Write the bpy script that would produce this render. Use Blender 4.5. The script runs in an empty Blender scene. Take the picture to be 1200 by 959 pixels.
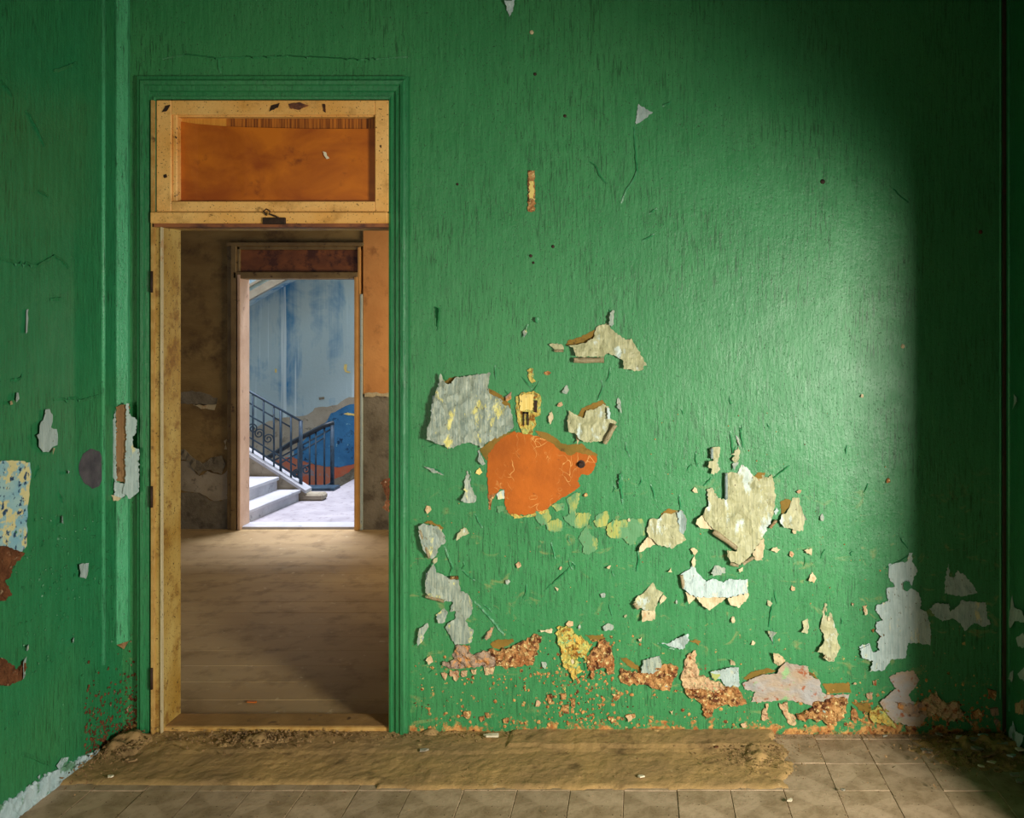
import bpy, bmesh, math, random
from mathutils import Vector, noise as mnoise
from mathutils.geometry import delaunay_2d_cdt

random.seed(7)
scene = bpy.context.scene
C = scene.collection
PI = math.pi

# ------------------------------------------------------------------ camera, world, lights
W, H = 1200, 959
FPX, VX, VY, CAMZ = 1007.0, 750.0, 379.0, 1.755     # focal length in px, vanishing point, eye height
cam = bpy.data.cameras.new('camera')
cam.sensor_fit = 'HORIZONTAL'; cam.sensor_width = 36.0
cam.lens = FPX / W * 36.0
cam.shift_x = (W / 2 - VX) / W
cam.shift_y = (VY - H / 2) / W
cam.clip_start = 0.05
cam_o = bpy.data.objects.new('camera', cam)
cam_o.location = (0, 0, CAMZ); cam_o.rotation_euler = (PI / 2, 0, 0)
C.objects.link(cam_o); scene.camera = cam_o

vs = scene.view_settings
vs.view_transform = 'Standard'; vs.look = 'None'; vs.exposure = 0.0; vs.gamma = 1.0
vs.use_curve_mapping = False

world = bpy.data.worlds.new('sky'); scene.world = world; world.use_nodes = True
bg = world.node_tree.nodes['Background']
bg.inputs[0].default_value = (0.62, 0.75, 1.0, 1); bg.inputs[1].default_value = 0.6

def area(name, loc, aim, sx, sy, power, col, spread=180):
    l = bpy.data.lights.new(name, 'AREA'); l.shape = 'RECTANGLE'
    l.size = sx; l.size_y = sy; l.energy = power; l.color = col; l.spread = math.radians(spread)
    o = bpy.data.objects.new(name, l); o.location = loc
    d = Vector(aim) - Vector(loc)
    o.rotation_euler = d.to_track_quat('-Z', 'Y').to_euler()
    C.objects.link(o); return o

# daylight at the windows of the three rooms
area('side_window_offscreen', (2.20, .55, 1.34), (-.15, 3.67, 0.62), 0.62, 0.62, 68, (1.0, 0.95, 0.83), 92)
area('rear_window_offscreen', (-1.72, -2.56, 1.25), (-1.6, 3.0, 0.5), 0.5, 1.2, 36, (1.0, 0.88, 0.72), 130)
area('inner_window_offscreen', (-0.40, 6.25, 1.45), (-2.6, 7.3, 1.35), 1.0, 0.9, 42, (1.0, 0.80, 0.54))
area('stair_skylight_offscreen', (-3.3, 8.85, 5.4), (-2.9, 7.0, 0.0), 2.6, 1.4, 330, (0.86, 0.88, 1.0), 120)

# ------------------------------------------------------------------ helpers
def lin(r, g, b):
    f = lambda c: (c / 255 / 12.92) if c / 255 <= .04045 else ((c / 255 + .055) / 1.055) ** 2.4
    return (f(r), f(g), f(b), 1)

class NT:
    def __init__(s, name, rough=.6, spec=.4):
        s.m = bpy.data.materials.new(name); s.m.use_nodes = True
        s.t = s.m.node_tree; s.b = s.t.nodes['Principled BSDF']
        s.b.inputs['Roughness'].default_value = rough
        s.b.inputs['Specular IOR Level'].default_value = spec
        s.co = s.t.nodes.new('ShaderNodeTexCoord').outputs['Object']
    def n(s, kind): return s.t.nodes.new('ShaderNode' + kind)
    def put(s, sock, v):
        if isinstance(v, bpy.types.NodeSocket): s.t.links.new(v, sock)
        else: sock.default_value = v
    def stretch(s, v):
        k = s.n('Mapping'); s.put(k.inputs[0], s.co); k.inputs['Scale'].default_value = v
        return k.outputs[0]
    def noise(s, scale, detail=4, st=None, rough=.55, dist=0):
        k = s.n('TexNoise'); s.put(k.inputs['Vector'], s.stretch(st) if st else s.co)
        k.inputs['Scale'].default_value = scale; k.inputs['Detail'].default_value = detail
        k.inputs['Roughness'].default_value = rough; k.inputs['Distortion'].default_value = dist
        return k.outputs[0]
    def vor(s, scale, feature='F1', st=None):
        k = s.n('TexVoronoi'); k.feature = feature
        s.put(k.inputs['Vector'], s.stretch(st) if st else s.co); k.inputs['Scale'].default_value = scale
        return k.outputs['Distance']
    def ramp(s, fac, a, b):           # 0 at a, 1 at b
        k = s.n('MapRange'); s.put(k.inputs[0], fac); k.inputs[1].default_value = a; k.inputs[2].default_value = b
        return k.outputs[0]
    def mix(s, fac, a, b):
        k = s.n('Mix'); k.data_type = 'RGBA'
        s.put(k.inputs[0], fac); s.put(k.inputs[6], a); s.put(k.inputs[7], b); return k.outputs[2]
    def op(s, o, a, b=0.0):
        k = s.n('Math'); k.operation = o; s.put(k.inputs[0], a); s.put(k.inputs[1], b); return k.outputs[0]
    def axis(s, i):
        k = s.n('SeparateXYZ'); s.put(k.inputs[0], s.co); return k.outputs[i]
    def color(s, v): s.put(s.b.inputs['Base Color'], v)
    def bump(s, h, strength=.5, dist=.004, prev=None):
        k = s.n('Bump'); s.put(k.inputs['Height'], h); k.inputs['Strength'].default_value = strength
        k.inputs['Distance'].default_value = dist
        if prev is not None: s.put(k.inputs['Normal'], prev)
        s.put(s.b.inputs['Normal'], k.outputs[0]); return k.outputs[0]
    def rand(s):
        return s.n('ObjectInfo').outputs['Random']

def weathered(name, c1, c2, c3=None, scale=6, st=None, rough=.75, spots=(.58, .66), sscale=14,
              bump=.5, bdist=.004, bscale=60, spec=.35, c4=None, s4=(.6, .64), rnd=0):
    n = NT(name, rough, spec)
    col = n.mix(n.ramp(n.noise(scale, 5, st), .35, .65), lin(*c1), lin(*c2))
    if c3: col = n.mix(n.ramp(n.noise(sscale, 6, None, .65), *spots), col, lin(*c3))
    if c4: col = n.mix(n.ramp(n.noise(sscale * 2.3, 5, None, .6), *s4), col, lin(*c4))
    if rnd:
        hs = n.n('HueSaturation'); n.put(hs.inputs['Value'], n.ramp(n.rand(), -1/rnd*.5+.5, 1/rnd*.5+.5) if False else n.op('ADD', n.op('MULTIPLY', n.rand(), rnd), 1 - rnd / 2))
        n.put(hs.inputs['Color'], col); col = hs.outputs[0]
    n.color(col)
    h = n.op('ADD', n.noise(bscale, 6, st), n.op('MULTIPLY', n.noise(bscale / 6, 3), 1.5))
    n.bump(h, bump, bdist)
    return n.m

def green_paint(name, c1, c2, dirt=True, rust=False, rough=.42):
    n = NT(name, rough, .45)
    streak = n.noise(7, 6, (14, 14, .9), .6)
    big = n.noise(1.6, 3)
    col = n.mix(n.ramp(streak, .3, .7), lin(*c1), lin(*c2))
    col = n.mix(n.op('MULTIPLY', n.ramp(big, .42, .7), .5), col, lin(66, 140, 84))
    # dust streaks and fly specks of its own
    speck = n.ramp(n.noise(230, 2, (1.1, 1.1, .6)), .64, .70)
    col = n.mix(n.op('MULTIPLY', speck, .85), col, lin(24, 34, 14))
    fine = n.op('MULTIPLY', n.ramp(n.noise(60, 4, (3, 3, .22)), .52, .66), n.ramp(n.noise(3.2, 4), .40, .6))
    col = n.mix(n.op('MULTIPLY', fine, .6), col, lin(18, 52, 26))
    if rust:
        z = n.axis(2)
        band = n.op('ADD', n.ramp(z, .085, .0), n.op('MULTIPLY', n.ramp(z, .36, .18), .02))
        m = n.op('MULTIPLY', n.ramp(n.op('ADD', n.noise(22, 7, None, .66), n.op('MULTIPLY', band, .22)), .63, .70), n.ramp(z, .30, .16))
        col = n.mix(m, col, n.mix(n.ramp(n.noise(34, 4), .4, .6), lin(150, 92, 44), lin(196, 146, 84)))
        m2 = n.op('MULTIPLY', n.ramp(n.noise(48, 5, None, .6), .655, .69), n.ramp(z, .52, .30))
        col = n.mix(m2, col, n.mix(n.ramp(n.noise(26, 3), .45, .6), lin(208, 168, 96), lin(120, 58, 34)))
        sc = n.op('MULTIPLY', n.ramp(n.noise(9, 5, (1, 1, 1.6), .6, 1.2), .60, .68), n.ramp(z, 1.25, .8))
        col = n.mix(n.op('MULTIPLY', sc, .35), col, lin(158, 152, 92))
    n.color(col)
    n.put(n.b.inputs['Roughness'], n.op('ADD', n.op('MULTIPLY', n.noise(11, 4), .25), rough - .12))
    h = n.op('ADD', n.op('MULTIPLY', n.noise(30, 7, (3, 3, .7), .62), .8), n.op('MULTIPLY', n.noise(5, 4), 2.2))
    nb = n.bump(h, .45, .006)
    n.bump(n.op('SUBTRACT', n.noise(95, 5, None, .6), n.op('MULTIPLY', speck, .7)), .4, .003, nb)
    return n.m

M = {}
M['green'] = green_paint('green_enamel', (44, 118, 68), (58, 136, 82), rust=True)
M['green_side'] = green_paint('green_enamel_side', (30, 112, 66), (44, 132, 84))
M['green_trim'] = green_paint('green_trim_paint', (30, 104, 62), (48, 130, 80), rough=.38)
M['green_bead'] = green_paint('green_bead_paint', (64, 156, 106), (80, 172, 122), rough=.4)
def flake_mat(name, a, b, fleck, fs=(.60, .66), rough=.55):
    n = NT(name, rough, .4)
    col = n.mix(n.ramp(n.noise(9, 6, (16, 16, 1.0), .6), .32, .68), lin(*a), lin(*b))
    col = n.mix(n.ramp(n.noise(14, 6, (1, 1, .45), .68), *fs), col, lin(*fleck))
    col = n.mix(n.ramp(n.noise(120, 3, (1, 1, .5)), .66, .70), col, lin(96, 88, 58))
    n.color(col); n.bump(n.noise(26, 6, (9, 9, .6)), .45, .003)
    return n.m
M['f_grey'] = flake_mat('flake_back_grey', (108, 126, 120), (164, 172, 152), (206, 200, 122), (.57, .62))
M['f_beige'] = flake_mat('flake_back_beige', (136, 138, 104), (180, 178, 136), (184, 198, 190), (.57, .63))
M['f_cream'] = flake_mat('flake_curl_cream', (180, 164, 124), (202, 188, 152), (186, 150, 108))
M['f_white'] = flake_mat('flake_back_white', (150, 172, 170), (184, 200, 196), (212, 206, 160))
M['f_lime'] = flake_mat('flake_lime', (128, 156, 94), (170, 166, 78), (84, 138, 92), (.46, .54))
M['f_yellow'] = flake_mat('flake_yellow', (216, 186, 96), (232, 210, 130), (176, 110, 40), (.56, .62))
M['olive'] = weathered('bare_olive_size', (112, 92, 32), (136, 104, 40), (82, 60, 22), 10, None, .8)
M['rust'] = weathered('rusty_plaster', (190, 146, 92), (152, 96, 54), (92, 52, 32), 22, None, .9, (.51, .60), 30, 1, .012, 90, .2, (216, 194, 134), (.56, .63))
M['rustpale'] = weathered('salt_plaster', (206, 180, 136), (186, 150, 118), (150, 84, 46), 22, None, .9, (.56, .64), 30, 1, .010, 90, .2, (140, 176, 132), (.62, .68))
M['rustgrey'] = weathered('grey_plaster', (142, 122, 110), (178, 150, 118), (196, 138, 82), 16, None, .85, (.52, .60), 24, .9, .009, 80, .2, (92, 78, 66), (.6, .66))
M['crumbs'] = weathered('mixed_crumbs', (206, 160, 96), (150, 92, 48), (92, 52, 30), 30, None, .9, (.54, .58), 40, .8, .006, 80, .2, (150, 170, 110), (.60, .63))
M['ochre'] = weathered('lichen_plaster', (204, 164, 76), (180, 186, 104), (140, 92, 36), 24, None, .9, (.52, .60), 30, 1, .010, 90, .2, (120, 168, 120), (.58, .64))
M['lavender'] = weathered('lavender_undercoat', (168, 148, 124), (158, 156, 154), (136, 172, 122), 10, (1, 1, 2), .7, (.58, .66), 12, .7, .005, 60, .3, (150, 88, 56), (.58, .66))
n = NT('orange_render', .8, .25)
col = n.mix(n.ramp(n.noise(7, 6), .35, .65), lin(184, 98, 30), lin(160, 84, 26))
col = n.mix(n.ramp(n.noise(30, 5), .62, .72), col, lin(150, 84, 32))
v = n.n('TexVoronoi'); v.feature = 'DISTANCE_TO_EDGE'; v.inputs['Scale'].default_value = 9
wv = n.n('TexNoise'); wv.inputs['Scale'].default_value = 6; n.put(wv.inputs['Vector'], n.co)
va = n.n('VectorMath'); va.operation = 'ADD'; n.put(va.inputs[0], n.co); n.put(va.inputs[1], wv.outputs['Color']); v.inputs['Scale'].default_value = 7
n.put(v.inputs['Vector'], va.outputs[0])
scr = n.op('MULTIPLY', n.ramp(v.outputs[0], .022, .006), n.ramp(n.noise(7, 4, (2, 2, .6)), .48, .6))
col = n.mix(n.op('MULTIPLY', scr, .75), col, lin(236, 186, 112))
n.color(col); n.bump(n.noise(50, 6), .6, .004); M['orange'] = n.m
# yellow door frame paint
n = NT('ochre_frame_paint', .5, .4)
col = n.mix(n.ramp(n.noise(5, 5, (1, 1, 1)), .35, .65), lin(224, 162, 80), lin(236, 186, 112))
col = n.mix(n.op('MULTIPLY', n.ramp(n.noise(9, 6, None, .7), .52, .70), .6), col, lin(150, 100, 34))
col = n.mix(n.ramp(n.noise(130, 3), .63, .68), col, lin(84, 58, 26))
col = n.mix(n.ramp(n.noise(24, 5, None, .65), .68, .71), col, lin(70, 34, 18))
n.color(col); n.bump(n.noise(80, 6), .5, .003); M['frame'] = n.m
n = NT('ochre_jamb_paint', .55, .4)
col = n.mix(n.ramp(n.noise(4, 5, (2, 2, 1)), .35, .65), lin(186, 160, 92), lin(160, 124, 52))
col = n.mix(n.op('MULTIPLY', n.ramp(n.noise(10, 6, None, .7), .52, .64), .8), col, lin(122, 82, 30))
col = n.mix(n.ramp(n.noise(110, 3), .62, .67), col, lin(84, 62, 28))
n.color(col); n.bump(n.noise(80, 6), .5, .003); M['jamb'] = n.m
n = NT('stained_panel', .45, .45)
col = n.mix(n.ramp(n.noise(3.4, 6, (1, 1, 1.8), .6, .6), .35, .66), lin(150, 70, 10), lin(196, 108, 18))
col = n.mix(n.ramp(n.noise(7, 5, None, .65), .60, .75), col, lin(104, 40, 8))
n.color(col); n.bump(n.noise(60, 5), .2, .002); M['panel'] = n.m
n = NT('striped_board', .5, .4)
col = n.mix(n.ramp(n.noise(16, 5, (8, 8, .15)), .40, .62), lin(186, 110, 34), lin(112, 56, 14))
n.color(col); M['board'] = n.m
M['boardpale'] = weathered('pale_board', (216, 150, 58), (200, 130, 44), None, 20, (8, 8, .2), .5)
M['maroon'] = weathered('brown_batten_paint', (62, 58, 36), (50, 44, 30), (74, 40, 30), 7, (1, 1, .5), .6, (.55, .66), 9)
M['iron'] = weathered('dark_iron', (34, 22, 16), (54, 34, 22), (92, 48, 22), 40, None, .7)
M['rail'] = weathered('blue_grey_iron', (40, 58, 74), (56, 78, 94), (38, 40, 42), 18, None, .55)
M['railblack'] = weathered('black_handrail', (26, 34, 40), (40, 48, 54), None, 18, None, .45)
# floors
n = NT('cement_tile', .7, .35)
col = n.mix(n.ramp(n.noise(3.2, 5), .35, .65), lin(184, 158, 130), lin(160, 136, 106))
col = n.mix(n.op('MULTIPLY', n.ramp(n.noise(11, 6, None, .65), .45, .7), .6), col, lin(98, 74, 42))
col = n.mix(n.ramp(n.noise(60, 4), .64, .70), col, lin(74, 54, 32))
hs = n.n('HueSaturation'); n.put(hs.inputs['Value'], n.op('ADD', n.op('MULTIPLY', n.rand(), .2), .9)); n.put(hs.inputs['Color'], col)
n.color(hs.outputs[0]); n.bump(n.op('ADD', n.noise(60, 6), n.noise(9, 4)), .45, .004); M['tile'] = n.m
M['grout'] = weathered('grout_dirt', (110, 88, 58), (86, 68, 42), None, 20, None, .95)
M['screed'] = weathered('dirty_screed', (176, 142, 90), (146, 118, 80), (104, 82, 52), 3.2, None, .85, (.56, .72), 9, .6, .006, 60, .25, (184, 154, 108), (.66, .70))
M['grit'] = weathered('grit', (108, 80, 48), (150, 122, 84), (58, 40, 26), 60, None, .95)
M['board_floor'] = weathered('dusty_floor_board', (176, 150, 106), (158, 132, 92), (128, 104, 66), 2.5, (.35, 1, 1), .55, (.5, .7), 6, .4, .003, 40, .4, (196, 176, 140), (.64, .72), .08)
M['sill'] = weathered('cream_sill', (196, 160, 96), (170, 128, 66), (90, 62, 34), 18, None, .6)
M['sill_top'] = weathered('brown_sill_top', (150, 116, 68), (126, 96, 54), (84, 60, 36), 9, None, .7)  # browner than the cream sill front
# inner room and stair hall
M['brown_wall'] = weathered('brown_distemper', (152, 128, 82), (126, 102, 64), (96, 76, 52), 2.2, (1, 1, 2.5), .85, (.5, .68), 5, .6, .006, 30, .2)
M['brown_trim'] = weathered('brown_trim_paint', (138, 116, 74), (112, 90, 56), (74, 54, 36), 6, None, .5)
M['orange_wall'] = weathered('tan_distemper', (222, 160, 96), (206, 142, 82), (176, 120, 72), 3, None, .85, (.55, .7), 7, .6, .006, 30, .2)
M['grey_render'] = weathered('grey_render', (138, 130, 112), (118, 110, 92), (96, 88, 74), 5, None, .9, (.5, .65), 9, .8, .008, 40, .2)
M['dark_panel'] = weathered('dark_stained_board', (150, 92, 54), (116, 70, 46), (84, 50, 40), 5, (1, 1, 2), .6, (.5, .6), 7)
M['pink_jamb'] = weathered('pink_jamb_paint', (206, 176, 152), (190, 158, 134), (140, 110, 90), 6, None, .6, (.6, .7), 10)
M['cream_jamb'] = weathered('cream_jamb_paint', (206, 158, 92), (188, 140, 78), None, 6, None, .6)
n = NT('blue_distemper', .8, .25)
streak = n.noise(2.4, 5, (2.2, 2.2, .13), .6)
patch = n.noise(1.7, 6, (1, 1, .8), .62, .8)
f = n.ramp(n.op('ADD', n.op('MULTIPLY', streak, .5), n.op('MULTIPLY', patch, .6)), .40, .56)
col = n.mix(f, lin(62, 124, 164), lin(166, 186, 188))
col = n.mix(n.ramp(n.noise(5, 4, (3.5, 3.5, .06), .6), .60, .68), col, lin(196, 212, 214))
col = n.mix(n.ramp(n.noise(4.5, 5, None, .7), .69, .73), col, lin(196, 158, 96))
n.color(col); n.bump(n.noise(20, 6), .5, .006); M['blue_wall'] = n.m
M['blue_deep'] = weathered('deep_blue_paint', (44, 100, 142), (62, 122, 164), (26, 56, 84), 6, None, .7, (.58, .66), 9, .6, .005, 30, .3, (120, 168, 180), (.66, .70))
M['beige_render'] = weathered('beige_render', (170, 160, 140), (148, 138, 118), (124, 116, 100), 6, None, .9)
M['red_render'] = weathered('red_render', (190, 92, 60), (170, 110, 84), (110, 130, 136), 7, None, .9, (.56, .64), 8)
M['marble'] = weathered('worn_marble', (190, 190, 194), (168, 168, 174), (130, 128, 130), 4, None, .5, (.6, .72), 8, .3, .003)
M['marble_riser'] = weathered('worn_marble_riser', (190, 190, 194), (168, 168, 174), (120, 122, 128), 6, None, .65, (.58, .70), 9)
M['hall_floor'] = weathered('hall_stone_floor', (172, 166, 170), (152, 146, 152), (118, 110, 114), 4, None, .6, (.55, .7), 14, .4, .004)
M['ceiling'] = weathered('aged_ceiling_paint', (150, 144, 120), (130, 124, 100), (104, 92, 64), 2, None, .9)
M['wood_bare'] = weathered('bare_wood', (162, 124, 84), (140, 102, 66), (104, 70, 42), 8, (8, 8, .4), .7)
M['stain'] = weathered('grey_soot_stain', (66, 64, 70), (88, 84, 88), (52, 90, 66), 20, None, .8, (.62, .70), 60)
M['newspaper'] = weathered('blue_yellow_undercoats', (128, 178, 196), (160, 196, 196), (216, 206, 150), 9, (1, 1, 2), .7, (.52, .56), 16, .6, .004, 50, .3, (36, 70, 104), (.57, .60))
M['rubble'] = weathered('dark_rust_plaster', (120, 76, 48), (88, 52, 32), (170, 140, 110), 20, None, .9, (.6, .66), 26, 1, .012, 70, .2)
M['whitewash'] = weathered('limewash', (186, 206, 210), (160, 186, 190), (96, 140, 112), 14, None, .8, (.54, .62), 18, .7, .006, 50)
M['white_chip'] = weathered('white_chip', (226, 214, 186), (206, 196, 170), None, 20, None, .6)
M['grey_chip'] = weathered('grey_chip', (150, 146, 130), (120, 112, 96), None, 20, None, .7)

def link(name, me, mat, parent=None, kind=None):
    o = bpy.data.objects.new(name, me); C.objects.link(o)
    if mat is not None and not me.materials: me.materials.append(mat)
    if parent is not None: o.parent = parent
    if kind: o['kind'] = kind
    return o

def from_bm(name, bm, mat, parent=None, kind=None, smooth=False):
    bmesh.ops.recalc_face_normals(bm, faces=bm.faces)
    me = bpy.data.meshes.new(name); bm.to_mesh(me); bm.free()
    if smooth:
        for p in me.polygons: p.use_smooth = True
    return link(name, me, mat, parent, kind)

def add_box(bm, x0, x1, y0, y1, z0, z1, bev=0):
    vs_ = [bm.verts.new((x, y, z)) for x in (x0, x1) for y in (y0, y1) for z in (z0, z1)]
    fs = [(0, 1, 3, 2), (4, 6, 7, 5), (0, 4, 5, 1), (2, 3, 7, 6), (0, 2, 6, 4), (1, 5, 7, 3)]
    faces = [bm.faces.new([vs_[i] for i in f]) for f in fs]
    if bev:
        es = list({e for f in faces for e in f.edges})
        bmesh.ops.bevel(bm, geom=es, offset=bev, segments=1, affect='EDGES')

def box(name, x0, x1, y0, y1, z0, z1, mat, parent=None, kind=None, bev=0):
    bm = bmesh.new(); add_box(bm, x0, x1, y0, y1, z0, z1, bev)
    return from_bm(name, bm, mat, parent, kind)

def boxes(name, lst, mat, parent=None, kind=None):
    bm = bmesh.new()
    for b in lst: add_box(bm, *b)
    return from_bm(name, bm, mat, parent, kind)

def empty(name, loc, parent=None, kind=None, label=None, cat=None, group=None):
    o = bpy.data.objects.new(name, None); o.location = loc; o.empty_display_size = .1; C.objects.link(o)
    if parent is not None: o.parent = parent
    if kind: o['kind'] = kind
    tag(o, label, cat, group)
    return o

def tag(o, label=None, cat=None, group=None):
    if label: o['label'] = label
    if cat: o['category'] = cat
    if group: o['group'] = group
    return o

def add_tube(bm, pts, r, seg=6):
    pts = [Vector(p) for p in pts]; rings = []
    for i, p in enumerate(pts):
        d = (pts[min(i + 1, len(pts) - 1)] - pts[max(i - 1, 0)]).normalized()
        a = d.cross(Vector((0, 1, 0)))
        if a.length < .05: a = d.cross(Vector((1, 0, 0)))
        a.normalize(); b = d.cross(a)
        rr = r[i] if isinstance(r, (list, tuple)) else r
        rings.append([bm.verts.new(p + (a * math.cos(2 * PI * k / seg) + b * math.sin(2 * PI * k / seg)) * rr) for k in range(seg)])
    for i in range(len(rings) - 1):
        for k in range(seg):
            bm.faces.new([rings[i][k], rings[i][(k + 1) % seg], rings[i + 1][(k + 1) % seg], rings[i + 1][k]])
    bm.faces.new(rings[0][::-1]); bm.faces.new(rings[-1])

def tube(name, pts, r, mat, parent=None, seg=6):
    bm = bmesh.new(); add_tube(bm, pts, r, seg); return from_bm(name, bm, mat, parent, None, True)

# ------------------------------------------------------------------ layout (metres; x right, y depth, z up)
YB, YB2 = 3.67, 3.79          # green wall: front and back face
XL, XR = -2.21, 1.56          # side walls of the green room
YREAR = -2.2
CZ = 3.7
YI, YI2 = 7.33, 7.475         # wall between inner room and stair hall
YH = 9.75                     # back wall of the stair hall

class Surf:
    def __init__(s, kind, pos): s.k, s.p = kind, pos
    def uv(s, x, y):          # photo pixel -> metres on the surface
        if s.k == 'y':
            return ((x - VX) * s.p / FPX, CAMZ - (y - VY) * s.p / FPX)
        d = s.p * FPX / (x - VX)
        return (d, CAMZ - (y - VY) * d / FPX)
    def p3(s, u, v, w):       # w = metres out of the surface towards the room
        if s.k == 'y': return (u, s.p - w, v)
        return (s.p + w, u, v) if s.k == 'l' else (s.p - w, u, v)
BACK, LEFT, RIGHT = Surf('y', YB), Surf('l', XL), Surf('r', XR)
INNER, HALL = Surf('y', YI), Surf('y', YH)

# ------------------------------------------------------------------ the setting
OX0, OX1, OZ = -2.075, -1.055, 2.715      # opening in the green wall
wall_back = boxes('wall_back', [(XL - .3, OX0, YB, YB2, -.05, CZ), (OX1, XR + .3, YB, YB2, -.05, CZ), (OX0, OX1, YB, YB2, OZ, CZ)], M['green'], None, 'structure')
wall_left = box('wall_left', XL - .3, XL, YREAR - .3, YB, -.05, CZ, M['green_side'], None, 'structure')
wd0, wd1, wz0, wz1 = .38, 2.60, .45, 1.90
wall_right = boxes('wall_right', [(XR, XR + .3, YREAR - .3, wd0, -.05, CZ), (XR, XR + .3, wd1, YB, -.05, CZ),
    (XR, XR + .3, wd0, wd1, -.05, wz0), (XR, XR + .3, wd0, wd1, wz1, CZ)], M['green_side'], None, 'structure')
shade_pier = box('shade_pier', 1.43, XR + .01, 2.62, 2.85, 0, CZ, M['green_side'], None, 'structure')  # unseen pier, added to shade the right end of the green wall
rx0, rx1, rz0, rz1 = -2.05, -1.40, .45, 2.35
wall_rear = boxes('wall_rear', [(XL, rx0, YREAR - .3, YREAR, -.05, CZ), (rx1, XR, YREAR - .3, YREAR, -.05, CZ),
    (rx0, rx1, YREAR - .3, YREAR, -.05, rz0), (rx0, rx1, YREAR - .3, YREAR, rz1, CZ)], M['orange_wall'], None, 'structure')
light_stop_shutter = boxes('light_stop_shutter', [(rx1 - .03, rx1, YREAR, YREAR + .30, rz0 - .05, rz1 + .05)], M['frame'], None, 'structure')  # unseen shutter leaf, added to stop rear daylight spreading to the right
ceiling = box('ceiling', XL - .3, XR + .3, YREAR - .3, YB2, CZ, CZ + .1, M['ceiling'], None, 'structure')

# floor of cement tiles
floor = box('floor', XL - .3, XR + .3, YREAR - .3, YB2 - .001, -.06, -.006, M['grout'], None, 'structure')
bm = bmesh.new(); add_box(bm, -.0992, .0992, -.0992, .0992, -.02, 0, .0015)
bmesh.ops.recalc_face_normals(bm, faces=bm.faces)
tile_me = bpy.data.meshes.new('tile'); bm.to_mesh(tile_me); bm.free(); tile_me.materials.append(M['tile'])
x_first = .539 - .2 * 14 + .1
for j in range(15):
    yc = 3.325 + .2 - .2 * j
    for i in range(20):
        xc = x_first + .2 * i
        if xc - .1 < XL - .06 or xc + .1 > XR + .06: continue
        o = link('tile', tile_me, None, floor)
        o.location = (xc, yc, random.uniform(-.0015, .0015)); o.rotation_euler = (random.uniform(-.006, .006), random.uniform(-.006, .006), random.choice((0, PI / 2, PI)))

bm = bmesh.new(); add_box(bm, -.0992, .0992, -.022, .022, -.02, 0, .0015)
bmesh.ops.recalc_face_normals(bm, faces=bm.faces)
cut_me = bpy.data.meshes.new('tile'); bm.to_mesh(cut_me); bm.free(); cut_me.materials.append(M['tile'])
for i in range(20):
    xc = x_first + .2 * i
    if xc - .1 > .3 and xc + .1 < XR + .06:
        o = link('tile', cut_me, None, floor); o.location = (xc, 3.648, 0)

def heightfield(name, x0, x1, y0, y1, step, hf, mat, parent, kind=None):
    nx, ny = int((x1 - x0) / step) + 1, int((y1 - y0) / step) + 1
    bm = bmesh.new(); g = {}
    for i in range(nx + 1):
        for j in range(ny + 1):
            x, y = x0 + (x1 - x0) * i / nx, y0 + (y1 - y0) * j / ny
            h = hf(x, y)
            g[i, j] = bm.verts.new((x, y, h))
    for i in range(nx):
        for j in range(ny):
            q = [g[i, j], g[i + 1, j], g[i + 1, j + 1], g[i, j + 1]]
            if max(v.co.z for v in q) > -.004: bm.faces.new(q)
    for v in [v for v in bm.verts if not v.link_faces]: bm.verts.remove(v)
    return from_bm(name, bm, mat, parent, kind, True)

def fb(x, y, s, o=4): return mnoise.fractal(Vector((x * s, y * s, 3.1)), 1.0, 2.0, o)
def screed_h(x, y):
    e1 = y - (3.232 + .008 * fb(x, 0, 6) + (.03 if x < -1.0 else 0))        # front edge
    e2 = (.58 + .05 * fb(y, 2, 9)) - x                                        # ragged end
    if min(e1, e2) <= 0: return -.012
    edge = min(1, min(e1, e2) / .02)
    ridge = .012 if y > 3.535 + .012 * fb(x, 7, 3) and x > -.55 else (.004 if y > 3.50 + .03 * fb(x, 5, 2) else 0)
    return edge * (.009 + .004 * fb(x, y, 7) + .003 * fb(x, y, 34) + ridge)
heightfield('screed', XL, .68, 3.21, YB, .011, screed_h, M['screed'], floor)
def mound(cx, cy, rx, ry, h, s=16):
    def f(x, y):
        d = ((x - cx) / rx) ** 2 + ((y - cy) / ry) ** 2
        return -.01 + max(0, 1 - d) ** 1.3 * (h + .012) * (.75 + .6 * fb(x, y, s)) + (.006 * fb(x, y, 50) if d < .9 else 0)
    return f
for (cx, cy, rx, ry, h) in ((.47, 3.47, .19, .22, .026), (1.42, 3.53, .36, .2, .032), (-1.62, 3.60, .28, .13, .028), (-2.13, 3.56, .12, .2, .05), (-.9, 3.66, .22, .05, .022), (.1, 3.66, .5, .04, .02)):
    heightfield('dirt_mound', cx - rx, min(cx + rx, XR), cy - ry, min(cy + ry, YB), .01, mound(cx, cy, rx, ry, h), M['screed'], floor)
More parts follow.
